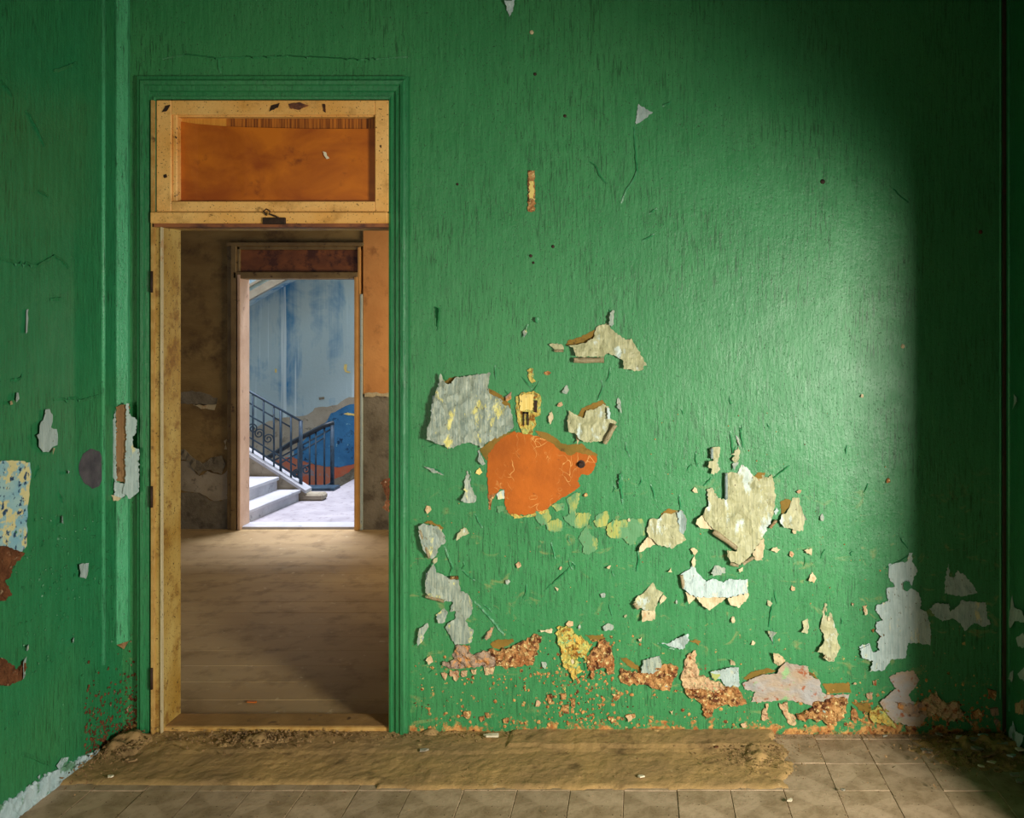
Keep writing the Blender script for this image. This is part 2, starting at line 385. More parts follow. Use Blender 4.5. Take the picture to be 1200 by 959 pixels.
# grit
bm = bmesh.new()
def grit(x, y, z, r):
    m = [bm.verts.new((x + random.uniform(-r, r), y + random.uniform(-r, r), z + dz * r)) for dz in (-.4, -.2, .2, .9, .6)]
    for f in ((0, 1, 3), (1, 2, 3), (2, 0, 4), (0, 3, 4), (2, 4, 3)):
        try: bm.faces.new([m[i] for i in f])
        except ValueError: pass
def scat(k, cx, cy, sx, sy, r0, r1, z=.01):
    for _ in range(k):
        x, y = random.gauss(cx, sx), random.gauss(cy, sy)
        if XL + .02 < x < XR - .01 and 2.3 < y < YB - .01:
            grit(x, y, z, random.uniform(r0, r1))
scat(520, -1.62, 3.60, .17, .05, .003, .008, .024); scat(420, .47, 3.48, .1, .09, .002, .006, .018)
scat(700, 1.42, 3.52, .18, .1, .003, .009, .02); scat(420, -.6, 3.63, .9, .02, .002, .006, .016)
scat(400, .4, 3.63, .9, .025, .002, .006, .016); scat(260, -2.13, 3.5, .06, .14, .003, .009, .03)
scat(350, -.3, 3.4, 1.3, .2, .0012, .004, .010)
from_bm('grit', bm, M['grit'], floor, 'stuff')

# ------------------------------------------------------------------ door 1: casing, ochre frame, boarded transom
door_1 = empty('door_1', (-1.57, YB, 0), None, 'structure')
def rel(o, p):                         # parent keeping world position of an empty's child
    o.parent = p; o.matrix_parent_inverse = p.matrix_world.inverted(); return o
bpy.context.view_layer.update()
prof = [(0, 0), (0, .016), (.010, .020), (.013, .012), (.028, .013), (.033, .022), (.052, .024), (.056, .032), (.070, .034), (.078, .027), (.090, .026), (.090, 0)]
xl, xr, zt = -2.058, -1.068, 2.708
kl, kr, kt = .82, .94, 1.06
def sweep(name, f0, f1, mat, parent):
    bm = bmesh.new(); a = [bm.verts.new(f0(s, w)) for s, w in prof]; b = [bm.verts.new(f1(s, w)) for s, w in prof]
    for i in range(len(prof) - 1): bm.faces.new([a[i], a[i + 1], b[i + 1], b[i]])
    bm.faces.new(a[::-1]); bm.faces.new(b)
    return from_bm(name, bm, mat, parent)
rel(sweep('casing', lambda s, w: (xl - s * kl, YB - w, .0), lambda s, w: (xl - s * kl, YB - w, zt + s * kt), M['green_trim'], None), door_1)
rel(sweep('casing', lambda s, w: (xr + s * kr, YB - w, .0), lambda s, w: (xr + s * kr, YB - w, zt + s * kt), M['green_trim'], None), door_1)
rel(sweep('casing', lambda s, w: (xl - s * kl, YB - w, zt + s * kt), lambda s, w: (xr + s * kr, YB - w, zt + s * kt), M['green_trim'], None), door_1)
def dpart(name, *a, parent=None, **k):
    return rel(box(name, *a, **k), parent or door_1)
jl = dpart('jamb', OX0, -2.031, 3.652, YB2 + .012, 0, 2.17, M['jamb'], bev=.002)
dpart('stop_bead', -2.034, -2.029, 3.644, 3.660, .0, 2.165, M['f_cream'], parent=jl)
dpart('edge_bead', -2.072, -2.060, 3.640, 3.654, .0, 2.70, M['sill'], parent=jl)
for hz in (1.93, 1.02, .25):
    hp = tube('hinge', [(-2.067, 3.636, hz - .045), (-2.067, 3.636, hz + .045)], .006, M['iron']); rel(hp, jl)
dpart('jamb', -1.074, OX1, 3.672, YB2 + .012, 0, 2.17, M['jamb'])
dpart('head_board', OX0, OX1, 3.70, YB2 + .012, 2.165, 2.19, M['jamb'])
thr = dpart('threshold', OX0, OX1, 3.668, YB2, -.01, .028, M['sill'], bev=.004)
dpart('tread_board', OX0 + .02, OX1 - .01, 3.680, YB2 + .004, .027, .031, M['sill_top'], parent=thr)
bar = dpart('transom_bar', -2.072, -1.068, 3.632, 3.76, 2.178, 2.226, M['frame'], bev=.004)
dpart('shadow_strip', -2.066, -1.068, 3.640, 3.70, 2.163, 2.178, M['dark_panel'], parent=bar)  # dark strip drawn as the shadow line below the transom bar
bx0, bx1, bz0, bz1 = -2.056, -1.070, 2.229, 2.704
tw = dpart('transom_panel', -1.985, -1.115, 3.705, 3.712, 2.26, 2.652, M['board'])
dpart('stile', bx0, -1.993, 3.652, 3.72, bz0, bz1, M['frame'], parent=tw, bev=.003)
dpart('stile', -1.127, bx1 + .001, 3.652, 3.72, bz0, bz1, M['frame'], parent=tw, bev=.003)
dpart('rail', -1.993, -1.127, 3.653, 3.72, bz0, 2.274, M['frame'], parent=tw, bev=.003)
dpart('rail', -1.993, -1.127, 3.653, 3.72, 2.642, bz1, M['frame'], parent=tw, bev=.003)
dpart('glazing_bead', -1.993, -1.973, 3.662, 3.715, 2.274, 2.652, M['frame'], parent=tw, bev=.004)
dpart('glazing_bead', -1.973, -1.127, 3.664, 3.70, 2.636, 2.643, M['frame'], parent=tw, bev=.002)
dpart('pale_board', -1.973, -1.782, 3.700, 3.7045, 2.56, 2.638, M['boardpale'], parent=tw)
bm = bmesh.new()
top = [(-1.973, 2.622), (-1.90, 2.612), (-1.80, 2.604), (-1.70, 2.598), (-1.55, 2.594), (-1.4, 2.59), (-1.25, 2.591), (-1.127, 2.592)]
a = [bm.verts.new((x, 3.692 + .004 * math.sin(i), z)) for i, (x, z) in enumerate(top)]; b = [bm.verts.new((x, 3.694, 2.27)) for x, z in top]
for i in range(len(top) - 1): bm.faces.new([a[i], a[i + 1], b[i + 1], b[i]])
r = bmesh.ops.extrude_face_region(bm, geom=bm.faces[:]); bmesh.ops.translate(bm, verts=[e for e in r['geom'] if isinstance(e, bmesh.types.BMVert)], vec=(0, .005, 0))
rel(from_bm('plywood_sheet', bm, M['panel'], None), tw)
lt = dpart('latch_plate', -1.592, -1.496, 3.622, 3.634, 2.173, 2.201, M['iron'], bev=.002)
hk = tube('latch_hook', [(-1.575, 3.626, 2.21), (-1.585, 3.618, 2.226), (-1.572, 3.614, 2.236), (-1.558, 3.618, 2.228), (-1.562, 3.62, 2.216), (-1.535, 3.618, 2.206), (-1.52, 3.62, 2.198)], .0035, M['iron']); rel(hk, lt)

# ------------------------------------------------------------------ corner mouldings of the green room
lath_z = BACK.uv(140, 750)[1]
def prism(name, quad, z0, z1, mat, parent=None, kind=None, tip=0):
    bm = bmesh.new(); a = [bm.verts.new((x, y, z0)) for x, y in quad]; b = [bm.verts.new((x, y, z1)) for x, y in quad]
    k = len(quad)
    for i in range(k): bm.faces.new([a[i], a[(i + 1) % k], b[(i + 1) % k], b[i]])
    bm.faces.new(a[::-1]); bm.faces.new(b)
    return from_bm(name, bm, mat, parent, kind)
trim_2 = prism('trim_2', [(XL, 3.615), (XL + .010, 3.612), (-2.176, 3.652), (-2.178, YB), (XL, YB)], lath_z, CZ, M['green_bead'], None, 'structure')
bm = bmesh.new()
q = [(XL + .0015, 3.620), (-2.190, 3.632), (-2.180, 3.650), (-2.180, YB - .001)]
a = [bm.verts.new((x, y, lath_z - .001)) for x, y in q]; tp = bm.verts.new((-2.195, 3.655, lath_z - .035))
for i in range(3): bm.faces.new([a[i], a[i + 1], tp])
bm.faces.new(a)
from_bm('broken_end', bm, M['wood_bare'], trim_2)
tube('corner_ridge', [(XL + .002, 3.535, 0.35), (XL + .002, 3.535, CZ)], .009, M['green_bead'], wall_left, 8)
tube('corner_ridge', [(XR - .002, 3.625, .12), (XR - .002, 3.63, CZ)], .006, M['green_bead'], wall_right, 8)
box('corner_strip', 1.546, XR, YB - .012, YB, 0, CZ, M['maroon'], wall_back, None, .002)
box('corner_ridge', 1.533, 1.541, YB - .010, YB, .15, CZ, M['green_bead'], wall_back, None, .003)

# ------------------------------------------------------------------ peeling paint
def clean(poly, amp, step, closed=True):
    out = []; k = len(poly)
    for i in range(k if closed else k - 1):
        a, b = Vector(poly[i]), Vector(poly[(i + 1) % k]); L = (b - a).length
        m = max(1, int(L / step)); nrm = Vector((-(b - a).y, (b - a).x)).normalized() if L > 1e-9 else Vector((0, 0))
        for t in range(m):
            p = a + (b - a) * (t / m)
            if t: p += nrm * random.gauss(0, amp)
            out.append(p)
    return out

def sheet(surf, pts, reg, mat, parent, name='paint_flake', lift=.012, dirn=(-.6, -.8), base=.003, thick=.0012,
          amp=.0019, step=.0065, grid=.014, rough=0.0, curl=1.6):
    """thin sheet with the outline pts (pixels of the crop reg=(x0,y0,scale)), curling off the surface along dirn"""
    x0, y0, s = reg; lift *= 1.5
    poly = clean([surf.uv(x0 + x / s, y0 + y / s) for x, y in pts], amp, step)
    us = [p.x for p in poly]; vs_ = [p.y for p in poly]
    verts = list(poly); u = min(us)
    wid, hei = max(us) - min(us), max(vs_) - min(vs_)
    g = min(grid, max(min(wid, hei) / 3.0, .004))
    while u < max(us):
        v = min(vs_)
        while v < max(vs_):
            verts.append(Vector((u + random.uniform(-.3, .3) * g, v + random.uniform(-.3, .3) * g))); v += g
        u += g
    k = len(poly)
    res = delaunay_2d_cdt(verts, [], [list(range(k))], 1, 1e-5)
    V, F = res[0], res[2]
    d = Vector(dirn).normalized()
    pr = [Vector(p).dot(d) for p in poly]; lo, hi = min(pr), max(pr)
    off = random.uniform(0, 50)
    bm = bmesh.new(); fr, bk = [], []
    for p in V:
        t = (p.dot(d) - lo) / max(hi - lo, 1e-6)
        w = base + lift * max(0, t) ** curl + .28 * lift * mnoise.noise(Vector((p.x * 24 + off, p.y * 24, 0))) + .12 * lift * mnoise.noise(Vector((p.x * 70 + off, p.y * 40, 5)))
        if rough: w += rough * (.55 + mnoise.fractal(Vector((p.x * 45 + off, p.y * 45, 0)), 1, 2, 4))
        w = max(w, .0016)
        fr.append(bm.verts.new(surf.p3(p.x, p.y, w)))
        bk.append(bm.verts.new(surf.p3(p.x, p.y, max(w - thick, .0003) if not rough else .0002)))
    ec = {}
    for f in F:
        f = list(f)
        try: bm.faces.new([fr[i] for i in f]); bm.faces.new([bk[i] for i in f][::-1])
        except ValueError: continue
        for a, b in zip(f, f[1:] + f[:1]): ec[frozenset((a, b))] = ec.get(frozenset((a, b)), 0) + 1
    for e, c in ec.items():
        if c == 1:
            a, b = tuple(e)
            try: bm.faces.new([fr[a], fr[b], bk[b], bk[a]])
            except ValueError: pass
    for v in [v for v in bm.verts if not v.link_faces]: bm.verts.remove(v)
    return from_bm(name, bm, mat, parent)

def roll(surf, p, q, reg, wpx, mat, parent, out=.006):
    """a strip of paint rolled up on itself between two crop pixels"""
    x0, y0, s = reg
    a, b = (Vector(surf.uv(x0 + t[0] / s, y0 + t[1] / s)) for t in (p, q))
    r = wpx / s * (surf.p if surf.k == 'y' else 3.4) / FPX / 2
    d = (b - a).normalized(); nn = Vector((-d.y, d.x))
    bm = bmesh.new(); rings = []
    m = 7; seg = 12
    for i in range(m):
        t = i / (m - 1); c = a + (b - a) * t
        rr = r * (1 + .10 * math.sin(t * 9 + p[0]))
        ring = []
        for k in range(seg + 1):
            an = -.4 + k / seg * 1.75 * PI; kk = rr * (1 - .28 * k / seg)
            pt = c + nn * (math.cos(an) * kk)
            ring.append(bm.verts.new(surf.p3(pt.x, pt.y, out + rr + math.sin(an) * kk)))
        rings.append(ring)
    for i in range(m - 1):
        for k in range(seg): bm.faces.new([rings[i][k], rings[i][k + 1], rings[i + 1][k + 1], rings[i + 1][k]])
    ex = bmesh.ops.solidify(bm, geom=bm.faces[:], thickness=.0010)
    return from_bm('paint_curl', bm, mat, parent, None, True)

def lip(surf, pts, parent, mat, wid=.005, hgt=.005):
    """a cracked edge of the paint film lifting off the wall"""
    P = clean([surf.uv(x, y) for x, y in pts], .0012, .012, False) + [Vector(surf.uv(*pts[-1]))]
    seen = []
    for p in P:
        if not seen or (p - seen[-1]).length > .004: seen.append(p)
    bm = bmesh.new(); row = []
    for i, p in enumerate(seen):
        d = (seen[min(i + 1, len(seen) - 1)] - seen[max(i - 1, 0)]); d = d.normalized() if d.length else Vector((0, 1))
        nn = Vector((-d.y, d.x)); t = i / max(1, len(seen) - 1); k = math.sin(PI * (.08 + .84 * t)) * random.uniform(.7, 1.2)
        a, b = p, p + nn * wid * 1.6 * (1 if nn.x > 0 else -1)
        row.append((bm.verts.new(surf.p3(a.x, a.y, .0008 + hgt * k)), bm.verts.new(surf.p3(b.x, b.y, .0002)), bm.verts.new(surf.p3(a.x, a.y, .0002))))
    for r0, r1 in zip(row, row[1:]):
        for k in range(3):
            try: bm.faces.new([r0[k], r0[(k + 1) % 3], r1[(k + 1) % 3], r1[k]])
            except ValueError: pass
    return from_bm('paint_crack', bm, mat, parent)

RA, RB, RC = (480, 340, 3.6875), (480, 580, 3.996), (700, 500, 3.996)
RD, RE = (640, 340, 7.993), (490, 420, 4.796)
RF, RG, RH = (480, 700, 4.2857), (720, 700, 4.0), (980, 620, 3.427)
RL, RM, RP = (0, 430, 4.795), (0, 600, 2.671), (0, 0, 1.0)
def fl(pts, reg, m, **k): return sheet(BACK, pts, reg, M[m], wall_back, **k)
def patch(pts, reg, m, **k):
    k = {**dict(lift=0, base=.0022, name='bare_patch', amp=.0015), **k}
    return sheet(BACK, pts, reg, M[m], wall_back, **k)
def crumb(pts, reg, m, rough=.010, **k):
    k = {**dict(lift=0, base=.003, name='crumbling_plaster', amp=.004, step=.010, grid=.010, rough=rough), **k}
    return sheet(BACK, pts, reg, M[m], wall_back, **k)
def rl(p, q, reg, w, m='f_cream', **k): return roll(BACK, p, q, reg, w, M[m], wall_back, **k)

SASH, PLY, CASE = Surf('y', 3.652), Surf('y', 3.692), Surf('y', 3.652)
for pts in ([(190, 132), (194, 124), (200, 123), (196, 130)], [(316, 131), (318, 124), (328, 121), (326, 126)], [(378, 122), (381, 122), (382, 132), (379, 130)], [(338, 122), (352, 120), (362, 124), (350, 129), (340, 127)], [(192, 205), (195, 204), (196, 208), (193, 209)], [(205, 160), (208, 161), (207, 163)], [(445, 171), (447, 170), (447, 174)]):
    rel(sheet(SASH, pts, RP, M['iron'] if len(pts) < 5 else M['dark_panel'], None, name='paint_loss', lift=0, base=.0025, thick=.001, amp=.0008, step=.006), tw)
rel(sheet(PLY, [(379, 178), (383, 179), (384, 183), (387, 186), (384, 187), (381, 183)], RP, M['white_chip'], None, name='paper_scrap', lift=.002, base=.008, amp=.0006), tw)
rel(sheet(CASE, [(446, 566), (450, 562), (457, 560), (457, 600), (449, 595), (454, 585), (450, 572)], RP, M['rubble'], None, name='strike_plate', lift=.004, base=.006, amp=.0015), door_1)

# bare areas first
patch([(185, 510), (200, 478), (300, 446), (462, 372), (470, 430), (440, 470), (350, 505), (210, 525)], RD, 'olive')
patch([(725, 545), (745, 510), (830, 475), (850, 495), (800, 525), (765, 530), (755, 560)], RA, 'olive')
patch([(335, 440), (345, 425), (400, 455), (435, 495), (440, 525), (415, 500), (375, 470)], RA, 'olive')
patch([(150, 400), (170, 380), (205, 375), (200, 400), (180, 412)], RA, 'olive')
patch([(858, 350), (880, 338), (905, 345), (900, 380), (860, 412)], RC, 'olive')
patch([(300, 405), (330, 385), (380, 392), (360, 412), (300, 425)], RC, 'olive')
patch([(735, 235), (750, 215), (785, 215), (775, 240), (750, 246)], RC, 'olive')
patch([(545, 412), (600, 420), (640, 430), (700, 450), (760, 480), (800, 520), (850, 545), (900, 530), (1000, 550), (1005, 575), (990, 620), (960, 655), (915, 655), (895, 690), (912, 715), (880, 745), (800, 790), (740, 830), (720, 860), (640, 875), (560, 885), (520, 880), (495, 850), (487, 800), (490, 735), (460, 735), (440, 760), (400, 770), (390, 700), (390, 600), (395, 540), (430, 490), (480, 440)], RE, 'orange', amp=.002, base=.0035)
patch([(655, 406), (720, 418), (780, 452), (800, 476), (850, 486), (920, 478), (950, 508), (1008, 540), (1000, 556), (900, 536), (850, 552), (800, 528), (760, 488), (700, 458)], RE, 'olive', base=.003)
patch([(345, 515), (400, 468), (470, 428), (550, 405), (540, 418), (480, 448), (434, 494), (398, 545), (392, 582), (362, 545)], RE, 'olive', base=.003)
patch([(390, 760), (440, 762), (415, 800), (410, 850), (395, 850), (398, 800)], RE, 'rust')
patch([(520, 870), (570, 885), (640, 875), (740, 845), (720, 868), (640, 890), (540, 900)], RE, 'ochre', base=.004)
for pts in ([(590, 75), (650, 72), (665, 105), (640, 140), (620, 145), (595, 115)], [(640, 135), (690, 110), (720, 130), (715, 165), (680, 178), (645, 160)],
            [(720, 100), (760, 90), (840, 82), (850, 95), (835, 140), (800, 158), (760, 145), (730, 120)], [(735, 20), (770, -8), (800, -12), (785, 60), (775, 92), (752, 92), (748, 60)],
            [(665, 45), (725, 38), (727, 70), (690, 78)], [(790, 205), (830, 140), (845, 180), (880, 210), (880, 250), (840, 280), (810, 270), (815, 240)],
            [(860, 125), (880, 95), (925, 75), (935, 110), (920, 145), (880, 152)]):
    fl(pts, RB, 'f_lime', name='lime_patch', lift=.003, base=.0025, amp=.002)
fl([(0, 415), (45, 395), (55, 420), (40, 465), (0, 470)], RC, 'f_lime', name='lime_patch', lift=.003, amp=.002)
fl([(45, 465), (75, 435), (105, 440), (160, 430), (205, 430), (230, 480), (220, 510), (185, 520), (180, 550), (150, 555), (125, 525), (65, 520), (45, 500)], RC, 'f_lime', name='lime_patch', lift=.004, amp=.002)
# old socket scar
crumb([(550, 215), (580, 195), (650, 183), (690, 215), (685, 320), (655, 330), (665, 370), (640, 430), (590, 425), (565, 370), (550, 310)], RE, 'ochre', .006, name='socket_scar', amp=.0025)
fl([(572, 205), (648, 200), (652, 290), (575, 292)], RE, 'f_yellow', name='socket_plate', lift=.001, base=.012)
for pts in ([(655, 235), (672, 235), (670, 305), (655, 300)], [(592, 300), (600, 300), (600, 375), (592, 378)], [(592, 300), (622, 300), (622, 310), (592, 310)], [(614, 300), (624, 300), (624, 375), (616, 375)]):
    fl(pts, RE, 'iron', name='socket_slot', lift=0, base=.0145, amp=.0004)
crumb([(613, 68), (630, 55), (648, 75), (645, 110), (662, 130), (640, 140), (622, 112)], RE, 'ochre', .004)
patch([(708, 75), (730, 70), (748, 80), (735, 95), (712, 92)], RE, 'rust')
fl([(330, 630), (345, 615), (362, 640), (345, 655), (325, 645)], RE, 'f_yellow', lift=.004)
fl([(440, 765), (465, 745), (487, 740), (485, 790), (450, 792)], RE, 'f_white', lift=.003)
fl([(445, 830), (480, 830), (485, 860), (450, 865)], RE, 'f_lime', lift=.003)

# sheets of paint hanging off the wall
fl([(140, 360), (150, 385), (165, 402), (185, 403), (200, 378), (350, 358), (338, 420), (345, 445), (375, 460), (420, 490), (440, 520), (450, 580), (445, 600), (400, 630), (340, 655), (315, 680), (265, 657), (240, 660), (180, 682), (140, 665), (85, 640), (85, 590), (100, 560), (103, 490), (115, 460), (125, 420)], RA, 'f_grey', lift=.026, dirn=(-1, -.25))
rl((108, 455), (98, 590), RA, 12, 'f_white', out=.014)
fl([(210, 522), (260, 515), (350, 495), (440, 455), (455, 430), (470, 350), (500, 330), (545, 325), (560, 312), (590, 312), (600, 350), (640, 390), (700, 430), (740, 465), (800, 455), (825, 500), (860, 560), (940, 690), (940, 705), (915, 705), (910, 740), (860, 758), (815, 752), (780, 738), (725, 738), (725, 665), (650, 615), (590, 590), (555, 605), (545, 625), (285, 622), (265, 560), (255, 535)], RD, 'f_beige', lift=.020, dirn=(-.3, -1))
rl((262, 660), (545, 658), RD, 58, out=.004)
fl([(598, 212), (635, 188), (637, 260), (615, 345), (590, 330)], RD, 'f_grey', lift=.014, dirn=(-1, 0))
fl([(30, 510), (60, 498), (150, 510), (170, 545), (165, 560), (80, 556), (75, 550), (60, 535)], RD, 'f_beige', lift=.008)
rl((80, 570), (165, 570), RD, 28)
fl([(690, 518), (730, 545), (755, 552), (765, 520), (800, 515), (840, 490), (862, 510), (868, 555), (895, 570), (880, 600), (845, 650), (830, 650), (770, 655), (735, 640), (715, 615), (690, 610), (685, 570)], RA, 'f_beige', lift=.020, dirn=(-.5, -1))
rl((888, 578), (842, 660), RA, 24, out=.012)
fl([(718, 612), (733, 640), (728, 665), (720, 640)], RA, 'f_cream', lift=.016)
fl([(855, 505), (866, 512), (868, 555), (856, 555)], RA, 'f_white', lift=.004, base=.016)
fl([(250, 780), (262, 800), (265, 850), (290, 895), (285, 915), (255, 918), (228, 905), (240, 880), (240, 820)], RA, 'f_grey', lift=.018, dirn=(-1, -.3))
fl([(300, 690), (315, 720), (330, 750), (318, 755), (298, 735)], RA, 'f_grey', lift=.012)
fl([(65, 760), (100, 770), (150, 800), (110, 790)], RA, 'f_grey', lift=.008)
fl([(900, 455), (912, 480), (915, 515), (918, 532), (900, 510), (897, 480)], RA, 'f_grey', lift=.010)
fl([(660, 440), (678, 410), (690, 430), (680, 450)], RA, 'f_grey', lift=.010)
fl([(490, 180), (508, 160), (506, 190), (495, 212)], RA, 'f_grey', lift=.012)
fl([(545, 120), (560, 118), (558, 145), (548, 140)], RA, 'green_trim', lift=.010, dirn=(-1, 0))
fl([(600, 545), (615, 520), (622, 550), (608, 580)], RA, 'f_cream', lift=.010)
fl([(415, 460), (440, 440), (440, 470), (425, 480)], RA, 'rustgrey', lift=.008)
fl([(905, 795), (918, 790), (915, 850), (905, 860)], RA, 'green_trim', lift=.010, dirn=(-1, 0))
fl([(110, 70), (130, 80), (128, 130), (120, 180)], RA, 'green_trim', lift=.014, dirn=(1, 0))
# right group
fl([(240, 450), (250, 430), (290, 430), (310, 405), (345, 410), (370, 395), (395, 390), (418, 430), (412, 480), (400, 500), (415, 525), (395, 540), (380, 545), (350, 565), (280, 545), (265, 530), (240, 510), (232, 480)], RC, 'f_beige', lift=.018, dirn=(-.2, -1))
fl([(262, 508), (290, 505), (288, 535), (268, 535)], RC, 'green_trim', lift=.001, base=.020)
fl([(195, 580), (200, 555), (240, 510), (275, 545), (205, 580)], RC, 'f_cream', lift=.010, base=.012)
fl([(372, 400), (395, 390), (418, 430), (412, 480), (400, 500), (385, 490)], RC, 'f_white', lift=.012, base=.010, dirn=(1, 0))
fl([(525, 105), (545, 95), (575, 97), (572, 140), (560, 170), (575, 200), (545, 222), (530, 215), (535, 195), (515, 180), (520, 160), (545, 155), (528, 140)], RC, 'f_beige', lift=.020, dirn=(-1, -.2))
rl((534, 100), (534, 148), RC, 14, 'f_white', out=.012)
fl([(625, 130), (660, 98), (668, 110), (665, 145), (655, 160), (640, 165), (628, 150), (645, 135)], RC, 'f_beige', lift=.012)
fl([(630, 175), (662, 165), (640, 205)], RC, 'f_grey', lift=.012)
fl([(645, 40), (665, 60), (668, 95), (655, 70)], RC, 'f_grey', lift=.008)
fl([(605, 215), (640, 215), (655, 220), (675, 178), (700, 190), (730, 230), (750, 240), (775, 225), (800, 240), (815, 222), (832, 290), (830, 310), (838, 320), (830, 345), (830, 375), (815, 430), (785, 490), (760, 530), (715, 595), (690, 615), (665, 635), (620, 622), (605, 600), (605, 570), (650, 575), (655, 555), (600, 530), (545, 480), (490, 415), (510, 375), (520, 370), (515, 290), (540, 285), (555, 320), (580, 340), (608, 335)], RC, 'f_beige', lift=.024, dirn=(-.35, -1))
rl((601, 215), (601, 335), RC, 16, 'f_white', out=.010)
rl((540, 485), (650, 562), RC, 26, out=.014)
fl([(460, 450), (465, 428), (490, 412), (545, 478), (530, 478), (480, 470)], RC, 'f_cream', lift=.010, base=.014, dirn=(-1, -.4))
fl([(778, 512), (780, 560), (770, 620), (742, 622), (725, 592)], RC, 'f_cream', lift=.010, base=.012, dirn=(1, -1))
rl((680, 638), (730, 606), RC, 18, out=.012)
rl((620, 636), (658, 646), RC, 18, out=.014)
rl((835, 435), (806, 470), RC, 16, out=.008)
fl([(825, 395), (840, 380), (850, 395), (832, 412)], RC, 'f_white', lift=.010)
fl([(850, 435), (860, 410), (885, 400), (900, 375), (912, 335), (945, 333), (950, 370), (960, 400), (970, 430), (958, 485), (925, 480), (900, 470), (870, 468)], RC, 'f_beige', lift=.016, dirn=(-.2, -1))
fl([(958, 400), (980, 430), (962, 440), (955, 480)], RC, 'f_grey', lift=.010, dirn=(1, 0))
fl([(912, 480), (930, 485), (928, 500), (915, 498)], RC, 'f_cream', lift=.010)
fl([(185, 795), (215, 780), (250, 740), (260, 730), (275, 760), (310, 775), (290, 800), (270, 850), (230, 855), (190, 840), (170, 815)], RC, 'f_beige', lift=.016, dirn=(0, -1))
rl((172, 820), (192, 848), RC, 20, out=.010)
fl([(208, 858), (272, 852), (270, 895), (240, 900), (210, 905)], RC, 'f_cream', lift=.012, base=.012, dirn=(0, -1))
fl([(310, 785), (325, 800), (290, 830), (295, 805)], RC, 'f_cream', lift=.008, base=.008)
fl([(390, 690), (405, 680), (435, 665), (450, 640), (465, 680), (510, 725), (540, 710), (590, 730), (615, 712), (660, 718), (705, 715), (702, 775), (640, 790), (560, 793), (460, 790), (425, 770), (405, 755), (390, 720)], RC, 'f_white', lift=.018, dirn=(-.2, -1))
fl([(412, 770), (462, 785), (455, 802), (428, 822)], RC, 'f_cream', lift=.008, base=.016)
fl([(462, 790), (605, 795), (565, 825), (525, 850), (500, 835), (480, 815)], RC, 'f_cream', lift=.010, base=.016)
fl([(608, 797), (705, 775), (700, 800), (665, 838), (620, 825)], RC, 'f_cream', lift=.010, base=.015)
rl((392, 690), (402, 752), RC, 18, out=.008)
fl([(530, 680), (550, 650), (575, 655), (600, 665), (600, 685), (540, 695)], RC, 'f_grey', lift=.014)
for q in ([(435, 572), (455, 568), (470, 585), (455, 598)], [(810, 575), (840, 563), (857, 575), (840, 588)], [(965, 575), (1005, 572), (1000, 600), (985, 590)],
          [(985, 715), (1005, 680), (1025, 710), (1010, 728)], [(625, 900), (640, 890), (645, 908), (632, 915)], [(660, 665), (682, 658), (680, 675), (665, 680)], [(330, 675), (345, 660), (350, 680)],
          [(440, 630), (455, 600), (460, 640), (450, 655)], [(45, 655), (65, 650), (58, 662)]):
    fl(q, RC, 'f_cream', lift=.012)
# lower left chain
fl([(48, 142), (70, 130), (140, 150), (165, 190), (170, 220), (135, 250), (130, 280), (110, 295), (75, 255), (55, 190)], RB, 'f_grey', lift=.020, dirn=(-1, -.3))
rl((52, 160), (98, 290), RB, 18, out=.012)
fl([(70, 128), (100, 120), (160, 155), (150, 165), (135, 150)], RB, 'olive', lift=.002)
fl([(225, 195), (240, 160), (265, 155), (280, 180), (250, 190), (225, 210)], RB, 'f_beige', lift=.012)
fl([(120, 310), (130, 360), (180, 385), (230, 395), (240, 450), (270, 460), (295, 500), (290, 560), (260, 590), (300, 640), (290, 690), (260, 700), (215, 700), (190, 650), (170, 620), (180, 600), (215, 580), (218, 545), (190, 545), (205, 500), (150, 490), (100, 475), (80, 450), (80, 400), (95, 350)], RB, 'f_grey', lift=.014, dirn=(-1, .1))
rl((80, 470), (165, 494), RB, 16, out=.010)
rl((85, 360), (84, 430), RB, 14, 'f_white', out=.010)
rl((195, 385), (232, 384), RB, 16, 'rust', out=.008)
fl([(125, 560), (160, 530), (180, 550), (170, 590), (140, 595)], RB, 'f_grey', lift=.012)
fl([(50, 620), (85, 600), (90, 620), (70, 650), (65, 680), (45, 700), (40, 680)], RB, 'f_grey', lift=.014, dirn=(-1, 0))
fl([(355, 665), (365, 640), (395, 615), (385, 655), (365, 672)], RB, 'rustgrey', lift=.016, dirn=(0, -1))
fl([(605, 630), (670, 630), (668, 645), (640, 640)], RB, 'f_cream', lift=.012)
fl([(680, 430), (698, 440), (695, 448)], RB, 'f_cream', lift=.008)
fl([(905, 615), (930, 600), (955, 610), (950, 630), (915, 632)], RB, 'f_grey', lift=.010)
fl([(80, 770), (100, 752), (112, 780), (95, 790)], RB, 'f_cream', lift=.012)
